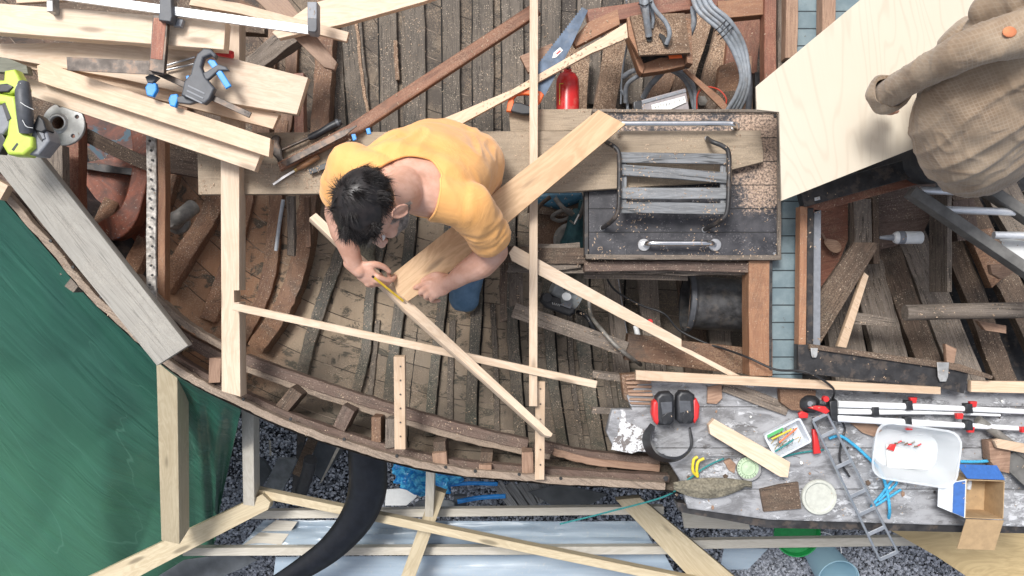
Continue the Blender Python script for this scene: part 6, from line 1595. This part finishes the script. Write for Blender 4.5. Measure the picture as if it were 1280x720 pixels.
# pencil
pa, pb = P(467, 346.5, .285), P(508, 379.5, .176)
pn = thing('pencil', 'yellow pencil held in the fingers of the man marking the lath', 'pencil', pa)
u_ = (pb - pa).normalized(); Lp = (pb - pa).length
tube('shaft', [pa, pa + u_ * (Lp - .018)], .0042, plain('pencil_yellow', (.80, .55, .05), .35), seg=6, n=2, px=False, smoothpath=False, parent=pn)
tube('wood_cone', [pa + u_ * (Lp - .018), pa + u_ * (Lp - .004)], [.0042, .0012], PINE, seg=10, n=3, px=False, parent=pn); tube('lead_tip', [pa + u_ * (Lp - .004), pb], [.0012, .0003], LINECOL, seg=8, n=2, px=False, parent=pn)
tube('end_cap', [pa - u_ * .006, pa], .0044, BLACKPL, seg=10, n=2, px=False, smoothpath=False, parent=pn)
# ---- the second person, seen from above in a checked jacket
p2 = thing('person', 'person in a brown checked jacket, one arm reaching over the plywood sheet', 'person', P(1225, 165, -.45))
H0 = P(1232, 172, .28); H1 = P(1224, 160, .48); H2 = P(1236, 142, .62); H3 = P(1262, 100, .76); H4 = P(1296, 50, .88)
w2_ = Vector((.80, -.60, 0)).normalized(); d2_ = Vector((.6, .8, 0)) * -1
w2_ = Vector((.85, .52, 0)).normalized(); d2_ = Vector((-.52, .85, 0)).normalized()
A0, A1, A2, A3 = P(1290, 38, .95), P(1222, 58, .93), P(1168, 84, .80), P(1108, 118, .56)
B0, B1 = P(1232, 46, .76), P(1178, 84, .58)
H2C = P(1345, -50, 1.08)
bm = bmesh.new()
loft(bm, [(H0, .15, .13, w2_, d2_), (H1, .17, .16, w2_, d2_), (H2, .18, .17, w2_, d2_), (H3, .17, .15, w2_, d2_), (H4, .08, .08, w2_, d2_)])
limb(bm, [H4, H4.lerp(H2C, .8)], [.07, .06]); r2, f2_, u2, l2_ = head(bm, H2C, Vector((-.5, .3, -.5)), Vector((.1, .3, .9)))
limb(bm, [A0, A1, A2, A3], [.05, .042, .036, .028]); limb(bm, [P(1222, 62, .62), P(1184, 92, .50), P(1190, 96, .36)], [.05, .035, .027])
hand(bm, A3 + Vector((.005, -.006, -.01)), Vector((.35, -.1, -1)), Vector((-.8, -.3, -.2)), Vector((-.2, .9, 0)), [(20, 30, 20)] * 4, .92, .02)
hand(bm, P(1190, 96, .36), Vector((.3, .1, -.4)), Vector((-.8, .2, -.2)), Vector((.2, .9, 0)), [(10, 20, 20)] * 4, .92, .02)
for sx in (-1, 1):
    hp = H0 + w2_ * .09 * sx; ft = Vector((hp.x, hp.y + .05, -.40)); limb(bm, [hp, hp.lerp(ft, .5) + Vector((-.02, -.02, 0)), ft], [.085, .055, .04]); limb(bm, [ft, ft + Vector((-.1, .06, -.02))], [.04, .035])
link('body', remesh(bm, .005, 3), SKIN, p2)
bm = bmesh.new()
loft(bm, [(H0 + Vector((0, 0, -.02)), .17, .155, w2_, d2_), (H0, .185, .17, w2_, d2_), (H1, .215, .20, w2_, d2_), (H2, .215, .20, w2_, d2_), (H3, .19, .165, w2_, d2_), (H4, .10, .09, w2_, d2_)])
limb(bm, [A0, A1, A2, A3], [.060, .046, .040, .043], 28); limb(bm, [P(1222, 62, .66), P(1176, 92, .54)], [.105, .055], 28)
limb(bm, [B0 + Vector((.02, -.01, .02)), H3, H4], [.09, .12, .10]); limb(bm, [P(1238, 14, .82), P(1290, 0, .90)], [.05, .08])
me = remesh(bm, .0065, 7, .6)
NN = [v.normal.copy() for v in me.vertices]
for v, n_ in zip(me.vertices, NN):
    p = v.co; t = (p - A0); sa = t.dot((A3 - A0).normalized())
    w = noise.noise(Vector((p.x * 8, p.y * 8, p.z * 8))); rdg = 1 - abs(noise.noise(Vector((p.x * 6 + p.y * 5, p.y * 16 - p.x * 9, p.z * 5)))) * 3
    lg = 1 - abs(noise.noise(Vector(((p.x * .6 - p.y * .8) * 15, (p.x * .8 + p.y * .6) * 2.2, p.z * 3)))) * 4
    v.co = p + n_ * (.004 * w + .0016 * rdg + .0055 * max(-.4, lg) + .003 * max(0, 1 - abs(noise.noise(Vector((p.x * 11 - p.y * 4, p.y * 9 + p.x * 3, p.z * 14 + 3)))) * 9))
jk = link('jacket', me, CHECK, p2)
cu_ = (A3 - A2).normalized()
def cuff():
    bm = bmesh.new(); prev = None; c0 = A3 + Vector((0, 0, 0)); up = Vector((0, 0, 1)); nx = cu_.cross(up).normalized(); ny = nx.cross(cu_).normalized()
    for i, (s, r) in enumerate(((-.030, .047), (-.034, .053), (-.012, .058), (.012, .056), (.026, .050), (.026, .044), (.014, .040), (-.01, .038))):
        row = []
        for k in range(36):
            a = 2 * math.pi * k / 36; rr = r * (1 + .09 * math.sin(2 * a + i * .5) + .05 * math.sin(5 * a + i) + .05 * noise.noise(Vector((math.cos(a) * 2, math.sin(a) * 2, i * .5))))
            row.append(bm.verts.new(c0 + cu_ * (s + .008 * math.sin(a)) + nx * rr * math.cos(a) + ny * rr * math.sin(a)))
        if prev:
            for k in range(36): bm.faces.new((prev[k], prev[(k + 1) % 36], row[(k + 1) % 36], row[k]))
        prev = row
    bmesh.ops.recalc_face_normals(bm, faces=bm.faces)
    link('cuff', from_bm(bm, 60), CHECK, jk)
cuff()
bm = bmesh.new(); ell(bm, P(1262, 40, 1.0), (.018, .014, .005)); link('orange_patch', from_bm(bm, 60), plain('orange_felt', (.62, .22, .10), .8, bump=.4), jk)
bm = bmesh.new()
for sx in (-1, 1):
    hp = H0 + w2_ * .09 * sx; ft = Vector((hp.x, hp.y + .05, -.40)); limb(bm, [hp, hp.lerp(ft, .5) + Vector((-.02, -.02, 0)), ft.lerp(hp, .05)], [.10, .075, .065])
link('trousers', remesh(bm, .008, 3), TROUS, p2)
bm = bmesh.new(); ell(bm, H2C + u2 * .03 - f2_ * .012, (.085, .105, .088), r2, f2_, u2); link('cap', remesh(bm, .006, 2), TROUS, p2)
for sx in (-1, 1):
    hp = H0 + w2_ * .09 * sx; ft = Vector((hp.x, hp.y + .05, -.40)); bm = bmesh.new(); ell(bm, ft + Vector((-.05, .03, -.02)), (.12, .05, .04)); ell(bm, ft + Vector((0, 0, .02)), (.05, .05, .06)); link('shoe', remesh(bm, .007, 3), BROWNBAG, p2)
# ------------------------------------------------------------------ wood shavings scattered where they would fall
def shavings():
    bpy.context.view_layer.update()
    dg = bpy.context.evaluated_depsgraph_get(); rng = np.random.RandomState(11)
    V = []; Fc = []
    zones = [(60, 160, 400, 470, 1500), (380, 10, 780, 560, 5000), (640, 30, 960, 470, 2200), (740, 130, 976, 320, 1300), (245, 160, 480, 245, 2600), (1000, 240, 1280, 480, 900), (780, 470, 1280, 650, 500), (690, 40, 800, 140, 900)]
    skip = ('grip', 'shaft', 'flat_file', 'chisel', 'ferrule', 'person', 'shoe', 'beard', 'eye', 'iris', 'cap', 'trousers', 'scalp', 'paper', 'rung', 'body', 'shirt', 'hair', 'cable', 'plywood', 'lath', 'post', 'jacket', 'tarp', 'gutter', 'ladder', 'sheet', 'timber_plank', 'wide_board', 'pine_board', 'pencil', 'silver', 'grey_plank', 'handle', 'tub', 'tripod', 'leg', 'bottle', 'long_batten', 'wood_offcut', 'ground', 'frame_', 'tape', 'ear', 'head', 'jeans', 'trousers', 'arm', 'cup', 'dial', 'extinguisher', 'cylinder', 'stake', 'blade')
    for (x0, y0, x1, y1, n) in zones:
        for _ in range(n):
            x, y = rng.uniform(x0, x1), rng.uniform(y0, y1)
            if noise.noise(Vector((x * .022, y * .022, 3))) + .6 * noise.noise(Vector((x * .08, y * .08, 7))) < rng.uniform(-.1, .45): continue
            c = Vector((0, 0, CZ)); d = (P(x, y, 0) - c).normalized()
            ok, loc, nrm, _i, ob, _m = SC.ray_cast(dg, c, d)
            if not ok or nrm.z < .5: continue
            if any(s in ob.name for s in skip): continue
            if loc.z < -.9: continue
            L = rng.uniform(.003, .008) * (2.2 if rng.rand() < .04 else 1); w = rng.uniform(.0006, .0018); a = rng.uniform(0, 6.28)
            t = Vector((math.cos(a), math.sin(a), rng.uniform(-.1, .25))).normalized(); s = Vector((-t.y, t.x, 0)).normalized(); cu = rng.uniform(0, .35) * L
            k = len(V); base = loc + nrm * .0012
            for (u, h) in ((-.5, 0), (0, 1), (.5, 0)):
                q = base + t * u * L + Vector((0, 0, cu * h))
                V += [tuple(q + s * w), tuple(q - s * w)]
            Fc += [(k, k + 2, k + 3, k + 1), (k + 2, k + 4, k + 5, k + 3)]
    me = bpy.data.meshes.new('shavings'); me.from_pydata(V, [], Fc); me.update()
    link('wood_shavings', me, CHIP, kind='stuff')
shavings()
# ------------------------------------------------------------------ light, world, camera
w = bpy.data.worlds.new('World'); SC.world = w; w.use_nodes = True
nt = w.node_tree; sky = nt.nodes.new('ShaderNodeTexSky'); sky.sky_type = 'NISHITA'; sky.sun_disc = False
SUN_EL, SUN_AZ = 62, -35        # azimuth: degrees clockwise from +y
sky.sun_elevation = R(SUN_EL); sky.sun_rotation = R(SUN_AZ); sky.air_density = 1.0; sky.dust_density = 4.0; sky.ozone_density = 1.0
hs0 = nt.nodes.new('ShaderNodeHueSaturation'); hs0.inputs['Saturation'].default_value = .5; nt.links.new(sky.outputs[0], hs0.inputs['Color'])
nt.links.new(hs0.outputs[0], nt.nodes['Background'].inputs[0]); nt.nodes['Background'].inputs[1].default_value = .125
ld = bpy.data.lights.new('sun', 'SUN'); ld.energy = 2.2; ld.angle = R(15); ld.color = (1, .985, .965)
so = bpy.data.objects.new('sun', ld); COL.objects.link(so)
el, az = R(SUN_EL), R(SUN_AZ)
dirv = Vector((math.sin(az) * math.cos(el), math.cos(az) * math.cos(el), math.sin(el)))
so.rotation_euler = dirv.to_track_quat('Z', 'Y').to_euler(); so.location = dirv * 10
cd = bpy.data.cameras.new('camera'); cd.sensor_width = 36; cd.lens = 36 * F / 1280; cd.clip_end = 300; cd.clip_start = .05
co = bpy.data.objects.new('camera', cd); COL.objects.link(co); co.location = (0, 0, CZ); co.rotation_euler = (0, 0, 0)
SC.camera = co
SC.view_settings.view_transform = 'Standard'; SC.view_settings.look = 'None'; SC.view_settings.gamma = 1; SC.view_settings.exposure = .45
SC.render.resolution_x = 1024; SC.render.resolution_y = 576
